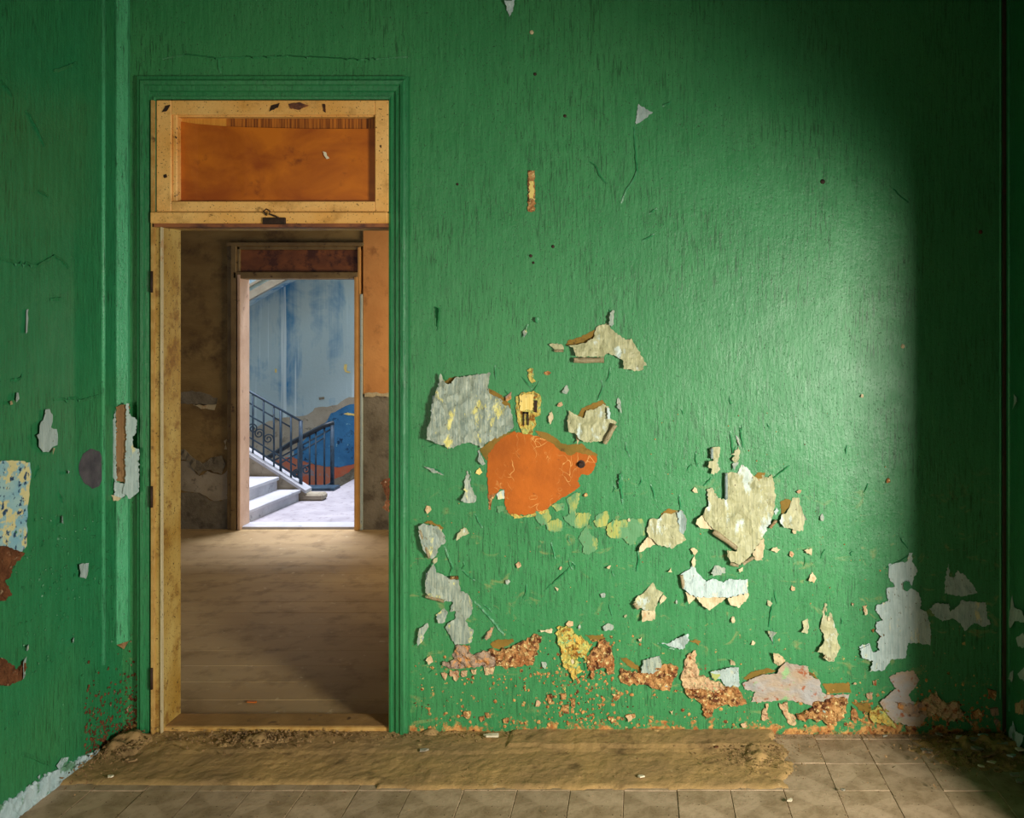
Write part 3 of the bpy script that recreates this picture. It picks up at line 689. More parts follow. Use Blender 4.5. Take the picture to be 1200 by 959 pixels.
# crumbling band above the floor
crumb([(170, 320), (210, 330), (230, 240), (300, 240), (310, 285), (360, 275), (410, 255), (430, 300), (440, 340), (390, 345), (300, 350), (270, 355), (200, 360)], RF, 'rustgrey', .012)
crumb([(400, 258), (445, 270), (520, 240), (570, 215), (640, 185), (665, 195), (650, 260), (625, 300), (620, 340), (540, 345), (500, 350), (440, 340), (425, 300)], RF, 'rust', .014)
patch([(405, 235), (430, 215), (520, 208), (525, 225), (450, 262), (415, 250)], RF, 'olive')
crumb([(740, 150), (790, 140), (820, 160), (815, 190), (860, 190), (880, 215), (920, 235), (890, 280), (890, 320), (850, 290), (850, 340), (870, 370), (840, 380), (820, 430), (810, 380), (770, 330), (760, 270), (745, 220)], RF, 'ochre', .011)
crumb([(890, 300), (920, 260), (970, 210), (1000, 230), (1020, 290), (1030, 340), (1030, 385), (1000, 390), (975, 350), (940, 360), (915, 410), (900, 340)], RF, 'rust', .013)
patch([(880, 190), (960, 190), (985, 205), (930, 225)], RF, 'olive')
crumb([(20, 370), (30, 330), (60, 345), (120, 350), (220, 320), (260, 310), (300, 330), (290, 370), (270, 400), (260, 440), (200, 430), (150, 405), (60, 410), (30, 395)], RG, 'rust', .013)
fl([(125, 345), (135, 290), (215, 272), (222, 330), (185, 350)], RG, 'f_grey', lift=.010, base=.008)
patch([(28, 285), (60, 285), (120, 330), (115, 345), (60, 320)], RG, 'olive')
fl([(220, 215), (255, 215), (310, 180), (345, 162), (350, 190), (320, 240), (270, 232)], RG, 'f_white', lift=.016, dirn=(1, .3))
fl([(350, 205), (385, 200), (405, 205), (395, 225), (380, 212)], RG, 'olive', lift=.003)
crumb([(310, 380), (325, 340), (330, 290), (350, 260), (380, 245), (390, 330), (390, 365), (430, 375), (460, 390), (500, 400), (520, 420), (480, 440), (400, 430), (340, 430), (325, 420)], RG, 'rustpale', .012)
crumb([(330, 425), (400, 428), (480, 438), (520, 418), (580, 420), (600, 460), (620, 495), (560, 505), (520, 500), (465, 520), (460, 555), (415, 555), (410, 500), (340, 455)], RG, 'rust', .015)
fl([(450, 345), (500, 330), (540, 320), (580, 318), (585, 400), (578, 435), (520, 415), (500, 380), (460, 380)], RG, 'f_white', lift=.014, base=.006, dirn=(.2, 1))
fl([(540, 285), (560, 295), (568, 318), (545, 318)], RG, 'f_cream', lift=.012, dirn=(0, 1))
fl([(448, 345), (492, 335), (495, 365), (470, 385)], RG, 'f_lime', lift=.004, base=.012)
patch([(600, 385), (640, 350), (720, 332), (760, 345), (700, 362), (640, 390)], RG, 'olive')
fl([(600, 400), (660, 370), (700, 355), (760, 350), (765, 330), (800, 295), (840, 305), (905, 315), (910, 360), (960, 385), (970, 440), (1000, 455), (1100, 450), (1080, 500), (1040, 515), (950, 520), (880, 490), (800, 480), (700, 490), (640, 490), (660, 440), (610, 430)], RG, 'lavender', lift=.012, base=.006, dirn=(.1, 1), name='undercoat_sheet')
fl([(765, 320), (745, 300), (740, 250), (770, 260), (800, 290), (790, 312)], RG, 'f_cream', lift=.016, base=.006, dirn=(-.3, 1))
fl([(715, 150), (758, 158), (740, 190), (745, 225), (735, 200)], RG, 'f_grey', lift=.014, dirn=(0, 1))
patch([(975, 405), (1100, 400), (1110, 445), (1000, 450)], RG, 'olive', base=.003)
patch([(905, 345), (940, 362), (955, 385), (912, 362)], RG, 'olive', base=.003)
patch([(1110, 490), (1200, 495), (1205, 545), (1150, 530)], RG, 'olive', base=.003)
crumb([(930, 490), (1000, 470), (1095, 465), (1080, 520), (1075, 560), (1010, 595), (960, 570), (870, 570), (850, 545), (910, 530)], RG, 'rust', .016, base=.006)
crumb([(690, 570), (698, 520), (720, 495), (725, 570)], RG, 'rustpale', .010)
crumb([(770, 495), (810, 488), (815, 540), (850, 560), (845, 598), (810, 585), (790, 540)], RG, 'rustpale', .010)
fl([(985, 25), (995, 30), (990, 80), (1000, 100), (1010, 70), (1020, 80), (1030, 140), (1050, 170), (1040, 190), (1055, 230), (1030, 270), (1020, 290), (985, 280), (970, 250), (945, 248), (975, 210), (980, 170), (960, 145), (970, 100)], RG, 'f_beige', lift=.020, dirn=(-.3, -1))
rl((975, 265), (1005, 285), RG, 22, out=.014)
fl([(870, 155), (885, 140), (880, 110), (905, 100), (910, 125), (900, 165)], RG, 'f_beige', lift=.014)
fl([(1145, 230), (1170, 222), (1195, 215), (1200, 285), (1165, 280), (1160, 250)], RG, 'f_white', lift=.008)
for q in ([(50, 555), (90, 545), (100, 562), (65, 578)], [(590, 590), (615, 585), (620, 600), (600, 605)], [(260, 530), (275, 530), (272, 545)], [(548, 95), (562, 92), (562, 115), (552, 112)], [(112, 190), (128, 185), (125, 205)],
          [(1165, 60), (1180, 40), (1185, 75), (1170, 80)], [(1110, 30), (1118, 28), (1116, 40)], [(1115, 400), (1130, 398), (1135, 405)]):
    fl(q, RG, 'rustpale' if q[0][1] > 300 else 'f_cream', lift=.010)
for q in ([(272, 572), (305, 572), (305, 600), (295, 612), (275, 595)], [(350, 600), (375, 595), (378, 615), (360, 625)], [(380, 580), (400, 580), (400, 605), (388, 605)], [(995, 600), (1025, 598), (1028, 620), (1018, 635)], [(1085, 590), (1130, 582), (1135, 600), (1100, 615)], [(1015, 485), (1060, 490), (1045, 515), (1025, 510)],
          [(690, 490), (715, 485), (720, 520), (700, 540)], [(758, 485), (785, 480), (785, 510), (762, 512)], [(765, 540), (800, 535), (800, 580), (775, 580)], [(815, 505), (835, 510), (830, 555), (812, 545)], [(205, 370), (250, 370), (245, 410), (235, 420), (220, 395), (205, 395)], [(260, 370), (292, 368), (288, 395), (262, 400)], [(310, 362), (338, 358), (335, 385), (318, 385)], [(375, 352), (428, 348), (420, 385), (380, 388)], [(160, 378), (190, 385), (180, 418), (168, 400)], [(470, 610), (500, 605), (495, 632), (475, 630)]):
    crumb(q, RF, 'rustpale' if q[0][1] < 420 else 'rust', .007, amp=.002)
# pale sheets near the corner
fl([(210, 140), (285, 130), (290, 95), (305, 95), (303, 130), (325, 165), (310, 200), (300, 235), (330, 255), (340, 290), (335, 320), (360, 330), (375, 390), (375, 465), (330, 455), (285, 455), (275, 515), (215, 520), (190, 560), (130, 568), (145, 525), (105, 515), (90, 480), (130, 460), (145, 490), (170, 485), (160, 450), (180, 430), (155, 405), (160, 370), (185, 365), (155, 325), (160, 305), (205, 290), (200, 240), (235, 230), (210, 195)], RH, 'f_white', lift=.010, dirn=(-.4, -1))
fl([(265, 210), (292, 208), (300, 235), (280, 248), (266, 240)], RH, 'green_trim', lift=.001, base=.012)
fl([(430, 255), (435, 195), (450, 140), (452, 190), (470, 195), (485, 165), (520, 190), (545, 220), (565, 255), (500, 268)], RH, 'f_white', lift=.012)
fl([(368, 315), (400, 295), (450, 298), (452, 330), (480, 310), (500, 285), (540, 290), (600, 295), (605, 360), (618, 380), (590, 390), (550, 375), (510, 405), (495, 375), (460, 355), (420, 365), (390, 345)], RH, 'f_white', lift=.012)
fl([(210, 595), (240, 575), (310, 568), (333, 605), (310, 640), (290, 660), (300, 690), (350, 700), (360, 750), (330, 790), (270, 780), (230, 770), (200, 740), (170, 690), (210, 660), (240, 640)], RH, 'lavender', lift=.008, base=.005, name='undercoat_sheet')
crumb([(130, 740), (160, 715), (210, 725), (240, 800), (200, 785), (140, 765)], RH, 'ochre', .013)
crumb([(235, 690), (300, 700), (350, 690), (360, 740), (300, 750), (250, 720)], RH, 'rustgrey', .012, base=.008)
crumb([(340, 690), (400, 650), (420, 690), (480, 690), (510, 745), (450, 775), (400, 740), (360, 750)], RH, 'rustpale', .018)
for q in ([(605, 640), (640, 650), (635, 690), (612, 670)], [(540, 735), (570, 720), (595, 745), (555, 765)], [(615, 720), (645, 715), (650, 745), (625, 750)], [(630, 765), (650, 765), (640, 790)], [(530, 770), (545, 772), (540, 790)], [(275, 790), (315, 785), (315, 815), (285, 812)], [(120, 660), (145, 655), (142, 685), (125, 680)], [(60, 710), (85, 740), (80, 770), (60, 765)], [(145, 610), (160, 605), (160, 628), (148, 625)], [(105, 310), (122, 305), (115, 335)], [(140, 405), (152, 400), (148, 415)], [(60, 295), (70, 300), (62, 306)]):
    crumb(q, RH, random.choice(('rustpale', 'rustgrey', 'rust')), .009, amp=.002)
# upper wall
fl([(748, 122), (765, 133), (744, 147)], RP, 'f_white', lift=.010, dirn=(1, 0))
fl([(592, 3), (604, 2), (601, 14), (597, 20)], RP, 'f_white', lift=.014, dirn=(-.4, 1))
fl([(619, 200), (627, 200), (627, 248), (619, 248)], RP, 'rust', lift=.001, base=.004, name='bracket_scar')
fl([(620.5, 213), (625.5, 213), (625.5, 233), (620.5, 233)], RP, 'f_yellow', lift=.001, base=.0065, name='bracket_scar')
for (x, y, r) in ((623, 38, 2.6), (627, 87, 2), (964, 213, 3), (1058, 406, 2.6), (1149, 272, 2.5), (622, 300, 2), (648, 289, 2), (625, 308, 1.6), (536, 216, 1.6), (662, 136, 2)):
    cu, cv = BACK.uv(x, y); rr = r * YB / FPX
    bm = bmesh.new(); bmesh.ops.create_uvsphere(bm, u_segments=8, v_segments=5, radius=rr)
    bmesh.ops.scale(bm, verts=bm.verts, vec=(1, .6, 1)); bmesh.ops.translate(bm, verts=bm.verts, vec=BACK.p3(cu, cv, .001))
    from_bm('nail_head', bm, M['iron'] if r != 2.6 else M['f_cream'], wall_back)
cu, cv = BACK.uv(681, 544)
bm = bmesh.new(); add_tube(bm, [BACK.p3(cu, cv, 0), BACK.p3(cu, cv, .004), BACK.p3(cu, cv, .0045), BACK.p3(cu, cv, .022)], [.018, .018, .010, .009], 10)
from_bm('bolt', bm, M['iron'], wall_back)
for pts in ([(742, 149), (744, 175), (746, 200), (742, 210), (735, 220), (727, 238)], [(690, 190), (698, 196), (702, 206), (710, 216)], [(752, 282), (760, 278), (766, 274)], [(760, 250), (770, 244)], [(713, 362), (717, 372)],
            [(618, 380), (612, 396)], [(795, 580), (797, 598)], [(855, 505), (858, 530), (862, 545)], [(866, 500), (870, 525)], [(902, 738), (906, 755)], [(968, 706), (966, 725)], [(1038, 665), (1066, 650)], [(729, 556), (727, 575), (729, 592)],
            [(500, 548), (515, 553), (520, 557)], [(540, 470), (548, 460)], [(776, 124), (786, 119)], [(1046, 222), (1054, 230), (1064, 238)], [(555, 705), (572, 722), (590, 745)], [(745, 640), (748, 655), (745, 670)], [(905, 560), (925, 545)], [(520, 640), (530, 665), (522, 690)], [(770, 755), (790, 762)],
            [(700, 470), (706, 452), (704, 446)], [(905, 700), (900, 735)], [(640, 690), (660, 672), (672, 660)], [(190, 68), (215, 64), (250, 68), (330, 66), (420, 70), (478, 66)], [(255, 68), (258, 86)]):
    lip(BACK, pts, wall_back, M['green_trim'], .004, .006)
# small random cracks and lifted scraps over the worn lower wall
for _ in range(46):
    x, y = random.uniform(492, 1060), random.triangular(380, 800, 640)
    an = random.gauss(PI / 2, .5); L = random.uniform(6, 20)
    lip(BACK, [(x, y), (x + math.cos(an) * L * .5 + random.uniform(-2, 2), y + math.sin(an) * L * .5), (x + math.cos(an) * L + random.uniform(-2, 2), y + math.sin(an) * L)], wall_back, M['green_trim'], .003, .005)
for _ in range(34):
    x, y = random.uniform(492, 1050), random.triangular(430, 850, 760); r = random.uniform(1.6, 4.2)
    a0 = random.random() * 6
    fl([(x + math.cos(a0 + t) * r * random.uniform(.5, 1.3), y + math.sin(a0 + t) * r * random.uniform(.6, 1.5)) for t in (0, 1.3, 2.6, 3.8, 5.0)], RP, random.choice(('f_grey', 'f_cream', 'f_beige', 'rustpale', 'rust')), lift=.007, amp=.0006)
# tiny chips too many to pick apart
bm = bmesh.new()
def tiny(u, v, r, surf=BACK):
    k = random.randint(4, 6); a0 = random.random() * 6; w = random.uniform(.001, .006)
    c = bm.verts.new(surf.p3(u, v, w + .001)); ring = []
    for i in range(k):
        an = a0 + i * 2 * PI / k; q = r * random.uniform(.5, 1.2)
        ring.append(bm.verts.new(surf.p3(u + math.cos(an) * q, v + math.sin(an) * q, random.uniform(.0005, w))))
    for i in range(k): bm.faces.new([c, ring[i], ring[(i + 1) % k]])
for _ in range(330):
    x, y = random.uniform(486, 1165), 861 - abs(random.gauss(0, 34))
    tiny(*BACK.uv(x, y), random.choice((.003, .004, .005, .009)))
for _ in range(240): tiny(*BACK.uv(random.gauss(685, 26), random.uniform(745, 850)), random.uniform(.003, .009))
for _ in range(200): tiny(*BACK.uv(random.uniform(1000, 1160), random.gauss(838, 12)), random.uniform(.003, .010))
for _ in range(90): tiny(*BACK.uv(random.uniform(490, 720), random.gauss(792, 8)), random.uniform(.003, .008))
for _ in range(120): tiny(*BACK.uv(random.uniform(490, 1060), random.uniform(480, 800)), random.uniform(.0015, .004))
from_bm('paint_crumbs', bm, M['crumbs'], wall_back, 'stuff')

# left wall
def fw(pts, reg, m, **k): return sheet(LEFT, pts, reg, M[m], wall_left, **{**dict(grid=.03, step=.015, dirn=(-1, 0)), **k})
fw([(240, 240), (270, 237), (290, 270), (290, 310), (280, 340), (315, 350), (320, 400), (318, 440), (290, 450), (265, 480), (225, 480), (200, 450), (195, 410), (180, 385), (200, 375), (200, 330), (215, 310), (232, 300)], RL, 'f_white', lift=.010)
fw([(262, 480), (285, 455), (296, 458), (275, 492)], RL, 'f_cream', lift=.010, base=.01)
fw([(75, 145), (100, 145), (105, 180), (75, 200), (70, 180)], RL, 'f_white', lift=.008)
fw([(32, 195), (60, 190), (70, 210), (45, 215)], RL, 'f_cream', lift=.008)
fw([(0, 540), (20, 540), (34, 542), (35, 560), (31, 600), (30, 640), (22, 650), (10, 660), (-30, 640), (-30, 560)], RP, 'newspaper', lift=.004, base=.004, name='bare_patch')
sheet(LEFT, [(0, 640), (24, 648), (12, 664), (4, 680), (8, 698), (0, 704), (-30, 700), (-30, 645)], RP, M['rubble'], wall_left, name='crumbling_plaster', lift=0, base=.006, rough=.014, grid=.02)
sheet(LEFT, [(0, 772), (10, 778), (18, 788), (26, 775), (28, 782), (24, 796), (8, 804), (-20, 800), (-20, 775)], RP, M['rubble'], wall_left, name='crumbling_plaster', lift=0, base=.004, rough=.012, grid=.02)
fw([(22, 776), (30, 770), (28, 792), (22, 796)], RP, 'f_white', lift=.010)
fw([(235, 165), (275, 160), (275, 185), (265, 210), (240, 205)], RM, 'f_white', lift=.010)
fw([(360, 580), (390, 588), (375, 602), (362, 600)], RL, 'f_white', lift=.01)
fw([(320, 880), (340, 840), (352, 875)], RL, 'f_white', lift=.012)
fw([(65, 810), (72, 808), (70, 868), (62, 872)], (0, 0, 2.23), 'f_white', lift=.004)
fw([(180, 15), (192, 10), (196, 30), (182, 38)], RM, 'f_white', lift=.012)
fw([(70, 420), (85, 415), (88, 432), (76, 436)], RM, 'f_white', lift=.012)
fw([(215, 400), (228, 392), (230, 405), (220, 412)], RM, 'f_white', lift=.010)
fw([(170, 795), (190, 770), (212, 768), (205, 790), (182, 812)], RM, 'whitewash', lift=.004)
fw([(390, 590), (405, 580), (410, 605), (396, 615)], RM, 'whitewash', lift=.004)
fw([(385, 640), (400, 630), (402, 645), (390, 668)], RM, 'whitewash', lift=.004)
for q in ([(95, 850), (108, 842), (106, 858)], [(112, 830), (124, 822), (120, 838)], [(130, 822), (142, 820), (138, 832)], [(80, 860), (92, 852), (90, 866)]):
    fw(q, RM, 'whitewash', lift=.003)
fw([(92, 545), (97, 532), (106, 526), (116, 529), (121, 540), (122, 556), (116, 570), (108, 573), (98, 566), (93, 556)], RP, 'stain', lift=0, base=.0018, name='soot_stain', amp=.0008)
# limewashed foot of the left wall
sheet(LEFT, [(-60, 965), (0, 944), (20, 932), (60, 905), (100, 886), (150, 862), (160, 868), (101, 898), (20, 958), (-60, 1010)], RP, M['whitewash'], wall_left, name='limewash_band', lift=0, base=.004, rough=.006, grid=.02, amp=.004)
for pts in ([(0, 95), (14, 114)], [(30, 130), (40, 148), (52, 172)], [(0, 305), (15, 309), (42, 311), (60, 300), (72, 306), (80, 316)], [(45, 225), (56, 232)], [(58, 350), (72, 348)], [(62, 470), (95, 468), (115, 462)], [(40, 560), (45, 545)], [(68, 577), (74, 590)], [(62, 82), (90, 72)], [(25, 885), (58, 898)], [(12, 445), (26, 442)]):
    lip(LEFT, pts, wall_left, M['green_side'], .008, .006)
bm = bmesh.new()
for _ in range(260):
    x, y = random.uniform(5, 158), 600 + abs(random.gauss(70, 90)); u, v = LEFT.uv(x, y)
    if v > .02 and u < 3.66: tiny(u, v, random.uniform(.003, .010), LEFT)
from_bm('paint_blisters', bm, M['green_trim'], wall_left, 'stuff')
bm = bmesh.new()
for _ in range(240):
    u, v = random.uniform(3.42, 3.66), abs(random.gauss(.06, .12)) + .01
    tiny(u, v, random.uniform(.003, .010), LEFT)
for _ in range(120): tiny(random.uniform(-2.2, -2.14), abs(random.gauss(.04, .14)) + .01, random.uniform(.003, .008))
from_bm('plaster_crumbs', bm, M['rubble'], wall_left, 'stuff')
# peeled place on the corner lath
def lathsheet(pts, m, base, name='paint_flake', lift=.006):
    s = Surf('y', 3.612)
    return sheet(s, pts, RL, M[m], trim_2, name=name, lift=lift, base=base, grid=.012, dirn=(-1, 0))
lathsheet([(615, 350), (640, 310), (655, 240), (660, 660), (640, 690), (650, 640), (620, 560), (605, 480)], 'f_white', .006)
lathsheet([(718, 205), (730, 205), (730, 260), (775, 300), (770, 370), (750, 390), (755, 450), (785, 460), (785, 700), (740, 740), (700, 700), (715, 640)], 'f_white', .006)
lathsheet([(655, 225), (730, 205), (728, 260), (722, 400), (718, 655), (655, 640)], 'wood_bare', .002, 'bare_wood', .002)
lathsheet([(655, 645), (718, 658), (715, 710), (690, 735), (655, 720)], 'f_white', .006)
lathsheet([(640, 715), (690, 735), (680, 745), (650, 750)], 'f_cream', .010)
# right wall
def fr_(pts, m, **k): return sheet(RIGHT, pts, RP, M[m], wall_right, **{**dict(grid=.03, step=.015, lift=.010), **k})
fr_([(1189, 462), (1193, 466), (1197, 470), (1191, 480)], 'f_white')
fr_([(1184, 716), (1187, 698), (1190, 712), (1200, 716), (1206, 730), (1192, 728), (1186, 736)], 'f_white')
fr_([(1191, 748), (1200, 742), (1210, 760), (1196, 758)], 'f_white')
fr_([(1182, 790), (1188, 786), (1190, 800), (1183, 796)], 'f_white')
fr_([(1193, 790), (1204, 780), (1208, 800), (1196, 795)], 'f_white')
fr_([(1190, 826), (1200, 820), (1204, 838), (1192, 836)], 'rustpale')
fr_([(1183, 858), (1188, 845), (1192, 858), (1203, 862), (1200, 876), (1188, 872)], 'whitewash')

# ------------------------------------------------------------------ inner room
IX0, IX1 = -4.7, -.65
floor_inner = box('floor_inner', IX0 - .2, IX1 + .2, YB2, YI2, -.06, -.008, M['grout'], None, 'structure')
y = YB2 + .006; k = 0
while y < YI - .01:
    wdt = .2 if k % 3 else .205
    y1 = min(y + wdt, YI)
    box('floor_board', IX0, IX1, y + .0012, y1 - .0012, -.02, random.uniform(-.0008, .0008), M['board_floor'], floor_inner, None, .0012)
    y = y1; k += 1
wall_inner_left = box('wall_inner_left', IX0 - .2, IX0, YB2, YI, -.05, CZ, M['brown_wall'], None, 'structure')
iw0, iw1, iz0, iz1 = 5.7, 6.8, .95, 1.95
wall_inner_right = boxes('wall_inner_right', [(IX1, IX1 + .2, YB2, iw0, -.05, CZ), (IX1, IX1 + .2, iw1, YI, -.05, CZ), (IX1, IX1 + .2, iw0, iw1, -.05, iz0), (IX1, IX1 + .2, iw0, iw1, iz1, CZ)], M['brown_wall'], None, 'structure')
ceiling_inner = box('ceiling_inner', IX0 - .2, IX1 + .2, YB2, YI2, CZ, CZ + .1, M['ceiling'], None, 'structure')
ix = lambda x: INNER.uv(x, 0)[0]
iz = lambda y: INNER.uv(0, y)[1]
DX0, DX1, DZ = ix(277), ix(421), iz(291)
wall_inner_back = boxes('wall_inner_back', [(IX0 - .2, DX0, YI, YI2, -.05, CZ), (DX1, IX1 + .2, YI, YI2, -.05, CZ), (DX0, DX1, YI, YI2, DZ, CZ)], M['brown_wall'], None, 'structure')
# tan pier right of the inner doorway; its tan is partly painted-in warm light
box('pier', ix(427), IX1, YI - .03, YI, iz(462), CZ, M['orange_wall'], wall_inner_back)
box('pier', ix(426), IX1, YI - .024, YI, -.01, iz(462), M['grey_render'], wall_inner_back)
def fi(pts, reg, m, **k): return sheet(INNER, pts, reg, M[m], wall_inner_back, **{**dict(name='bare_patch', lift=0, base=.004, amp=.006, step=.03, grid=.05), **k})
RN = (190, 430, 4.138)
PIERS = Surf('y', YI - .03)
sheet(PIERS, [(985, 128), (1040, 122), (1075, 130), (1100, 125), (1100, 148), (985, 145)], RN, M['f_cream'], wall_inner_back, lift=.01, base=.004, grid=.05, step=.03, amp=.006)
fi([(60, 122), (180, 120), (270, 150), (265, 182), (180, 182), (60, 178)], RN, 'grey_render')
fi([(150, 185), (265, 180), (255, 210), (190, 205)], RN, 'f_cream')
fi([(60, 395), (110, 400), (150, 440), (200, 470), (240, 440), (290, 430), (310, 470), (290, 520), (220, 500), (180, 525), (120, 450), (60, 450)], RN, 'grey_render', rough=.01)
fi([(60, 455), (120, 455), (180, 530), (220, 505), (290, 525), (318, 500), (318, 640), (250, 650), (180, 610), (60, 600)], RN, 'beige_render', base=.003)
fi([(60, 602), (180, 612), (250, 652), (318, 642), (320, 790), (60, 800)], RN, 'grey_render', base=.0035)
fi([(300, 360), (315, 350), (316, 400), (302, 400)], RN, 'f_cream')
# door 2
door_2 = empty('door_2', ((DX0 + DX1) / 2, YI, 0), None, 'structure'); bpy.context.view_layer.update()
def d2(name, *a, parent=None, **k): return rel(box(name, *a, **k), parent or door_2)
zt2, zo = iz(293), iz(325)
for (x0, x1, dp) in ((ix(268), ix(273), .03), (ix(273), ix(279.5), .045), (ix(279.5), ix(283), .03)):
    d2('casing', x0, x1, YI - dp, YI + .01, 0, iz(286), M['brown_trim'], bev=.004)
d2('casing', ix(268), ix(428), YI - .046, YI + .01, iz(289), iz(284.5), M['brown_trim'], bev=.004)
d2('casing', ix(273), ix(424), YI - .03, YI + .01, iz(293), iz(289), M['brown_trim'], bev=.004)
d2('casing', ix(421), ix(424), YI - .045, YI + .01, 0, iz(290), M['cream_jamb'], bev=.003)
d2('casing', ix(417.5), ix(421), YI - .055, YI2, 0, zo, M['cream_jamb'], bev=.003)
d2('casing', ix(424), ix(426.5), YI - .05, YI + .01, 0, iz(345), M['f_white'], bev=.003)
d2('jamb', DX0, ix(283.2), YI + .01, YI2, 0, zo + .1, M['pink_jamb'])
jb = d2('jamb_face', ix(281), ix(284.5), YI - .05, YI + .012, 0, iz(322), M['pink_jamb'], bev=.004)
d2('jamb', ix(421), DX1 + .005, YI, YI2, 0, zo + .1, M['cream_jamb'])
d2('overpanel', ix(276), ix(421), YI - .012, YI + .04, iz(319), zt2, M['dark_panel'], bev=.003)
d2('head_rail', ix(276), ix(421), YI - .045, YI2, iz(327), iz(319), M['brown_trim'], bev=.006)
d2('sill', ix(283), ix(421), YI - .01, YI2 + .02, -.02, .022, M['marble'], bev=.004)

# ------------------------------------------------------------------ stair hall
HX0, HX1, HZ = -6.6, -1.4, 5.2
floor_hall = boxes('floor_hall', [(HX0, HX1, YI2, 9.18, -.12, 0), (-3.22, HX1, 9.18, YH, -.12, 0)], M['hall_floor'], None, 'structure')
wall_hall_back = box('wall_hall_back', HX0 - .2, HX1 + .2, YH, YH + .2, -1.6, HZ, M['blue_wall'], None, 'structure')
wall_hall_left = box('wall_hall_left', HX0 - .2, HX0, YI2, YH, -1.6, HZ, M['blue_wall'], None, 'structure')
wall_hall_right = box('wall_hall_right', HX1, HX1 + .2, YI2, YH, -.1, HZ, M['blue_wall'], None, 'structure')
wall_hall_front = boxes('wall_hall_front', [(HX0 - .2, HX1 + .2, YI2 - .145, YI2, CZ, HZ), (HX0 - .2, IX0 - .2, YI2 - .145, YI2, -.1, CZ)], M['blue_wall'], None, 'structure')
ceiling_hall = boxes('ceiling_hall', [(HX0 - .2, -5.2, YI2 - .145, YH + .2, HZ, HZ + .1), (-2.0, HX1 + .2, YI2 - .145, YH + .2, HZ, HZ + .1), (-5.2, -2.0, YI2 - .145, 7.62, HZ, HZ + .1), (-5.2, -2.0, 9.58, YH + .2, HZ, HZ + .1)], M['ceiling'], None, 'structure')
def fh(pts, m, base, **k): return sheet(HALL, pts, RN, M[m], wall_hall_back, **{**dict(name='bare_patch', lift=0, base=base, amp=.008, step=.04, grid=.07, thick=.004), **k})
fh([(410, 320), (480, 280), (520, 262), (570, 250), (640, 240), (700, 235), (740, 200), (800, 195), (850, 185), (890, 155), (945, 142), (1000, 140), (1000, 190), (890, 195), (820, 230), (800, 270), (740, 305), (700, 340), (640, 400), (600, 440), (560, 470), (480, 480), (410, 470)], 'beige_render', .004)
fh([(1000, 175), (935, 180), (890, 190), (820, 225), (800, 265), (740, 305), (700, 345), (640, 400), (640, 440), (740, 475), (800, 485), (870, 485), (920, 475), (1000, 440)], 'blue_deep', .008)
fh([(480, 475), (540, 460), (600, 440), (640, 438), (740, 472), (800, 482), (870, 480), (935, 450), (1000, 430), (1000, 480), (935, 500), (850, 550), (780, 590), (700, 620), (560, 620), (480, 600)], 'red_render', .006)
fh([(1000, 460), (935, 490), (860, 535), (780, 580), (780, 640), (1000, 640)], 'grey_render', .010)
fh([(880, 228), (900, 222), (940, 228), (1000, 222), (1000, 242), (940, 240), (905, 235)], 'f_yellow', .011)
fh([(885, -12), (897, -12), (895, 20), (915, 25), (905, 30), (888, 25)], 'f_yellow', .006)
fh([(548, 10), (556, 10), (556, 28), (548, 28)], 'f_yellow', .006)
fh([(760, 148), (788, 146), (788, 158), (762, 160)], 'grey_render', .006)

# underside of the flight above
def hp(x, y, d): return ((x - VX) * d / FPX, d, CAMZ - (y - VY) * d / FPX)
p0, p1 = hp(262, 366, 9.3), hp(420, 278, 9.3)
def slant(name, dz0, dz1, d0, d1, mat, parent=None, kind=None):
    bm = bmesh.new()
    vs4 = [bm.verts.new((p[0], d, p[2] + dz)) for p in (p0, p1) for d in (d0, d1) for dz in (dz0, dz1)]
    for f in [(0, 1, 3, 2), (4, 6, 7, 5), (0, 4, 5, 1), (2, 3, 7, 6), (0, 2, 6, 4), (1, 5, 7, 3)]: bm.faces.new([vs4[i] for i in f])
    return from_bm(name, bm, mat, parent, kind)
trim_3 = slant('trim_3', .03, .9, 9.36, YH - .001, M['blue_wall'], None, 'structure')
slant('string_edge', -.02, .07, 9.30, 9.361, M['beige_render'], trim_3)
slant('string_edge', .13, .16, 9.33, 9.361, M['beige_render'], trim_3)

# staircase going up to the left, its string and iron balustrade
DS = 8.5
stair = empty('staircase', (-3.4, 8.0, 0), None, None, 'pale stone staircase with low worn steps rising behind the inner doorway', 'staircase')
bpy.context.view_layer.update()
hs_ = [.115, .245, .375, .505]
for i, h in enumerate(hs_):
    xe = -3.385 - (0, .205, .62, .83)[i]
    bm = bmesh.new()
    q = [(xe - .05, YI2 + .01), (xe + .04, DS - .02 - .02 * i), (xe - .35, DS - .02), (xe - .45, YI2 + .01)]
    a = [bm.verts.new((x, y, h - .035)) for x, y in q]; b = [bm.verts.new((x, y, h)) for x, y in q]
    for k in range(4): bm.faces.new([a[k], a[(k + 1) % 4], b[(k + 1) % 4], b[k]])
    bm.faces.new(a[::-1]); bm.faces.new(b); bmesh.ops.bevel(bm, geom=bm.edges[:], offset=.006, segments=1, affect='EDGES')
    rel(from_bm('tread', bm, M['marble']), stair)
    bm = bmesh.new(); lo = hs_[i - 1] - .02 if i else 0
    q = [(xe - .065, YI2 + .01), (xe + .02, DS - .03 - .02 * i), (xe - .35, DS - .03), (xe - .45, YI2 + .01)]
    a = [bm.verts.new((x, y, lo)) for x, y in q]; b = [bm.verts.new((x, y, h - .036)) for x, y in q]
    for k in range(4): bm.faces.new([a[k], a[(k + 1) % 4], b[(k + 1) % 4], b[k]])
    bm.faces.new(a[::-1]); bm.faces.new(b)
    rel(from_bm('riser', bm, M['marble_riser']), stair)
def sp(x, y, d=DS): return Vector(hp(190 + x / 4.138, 430 + y / 4.138, d))
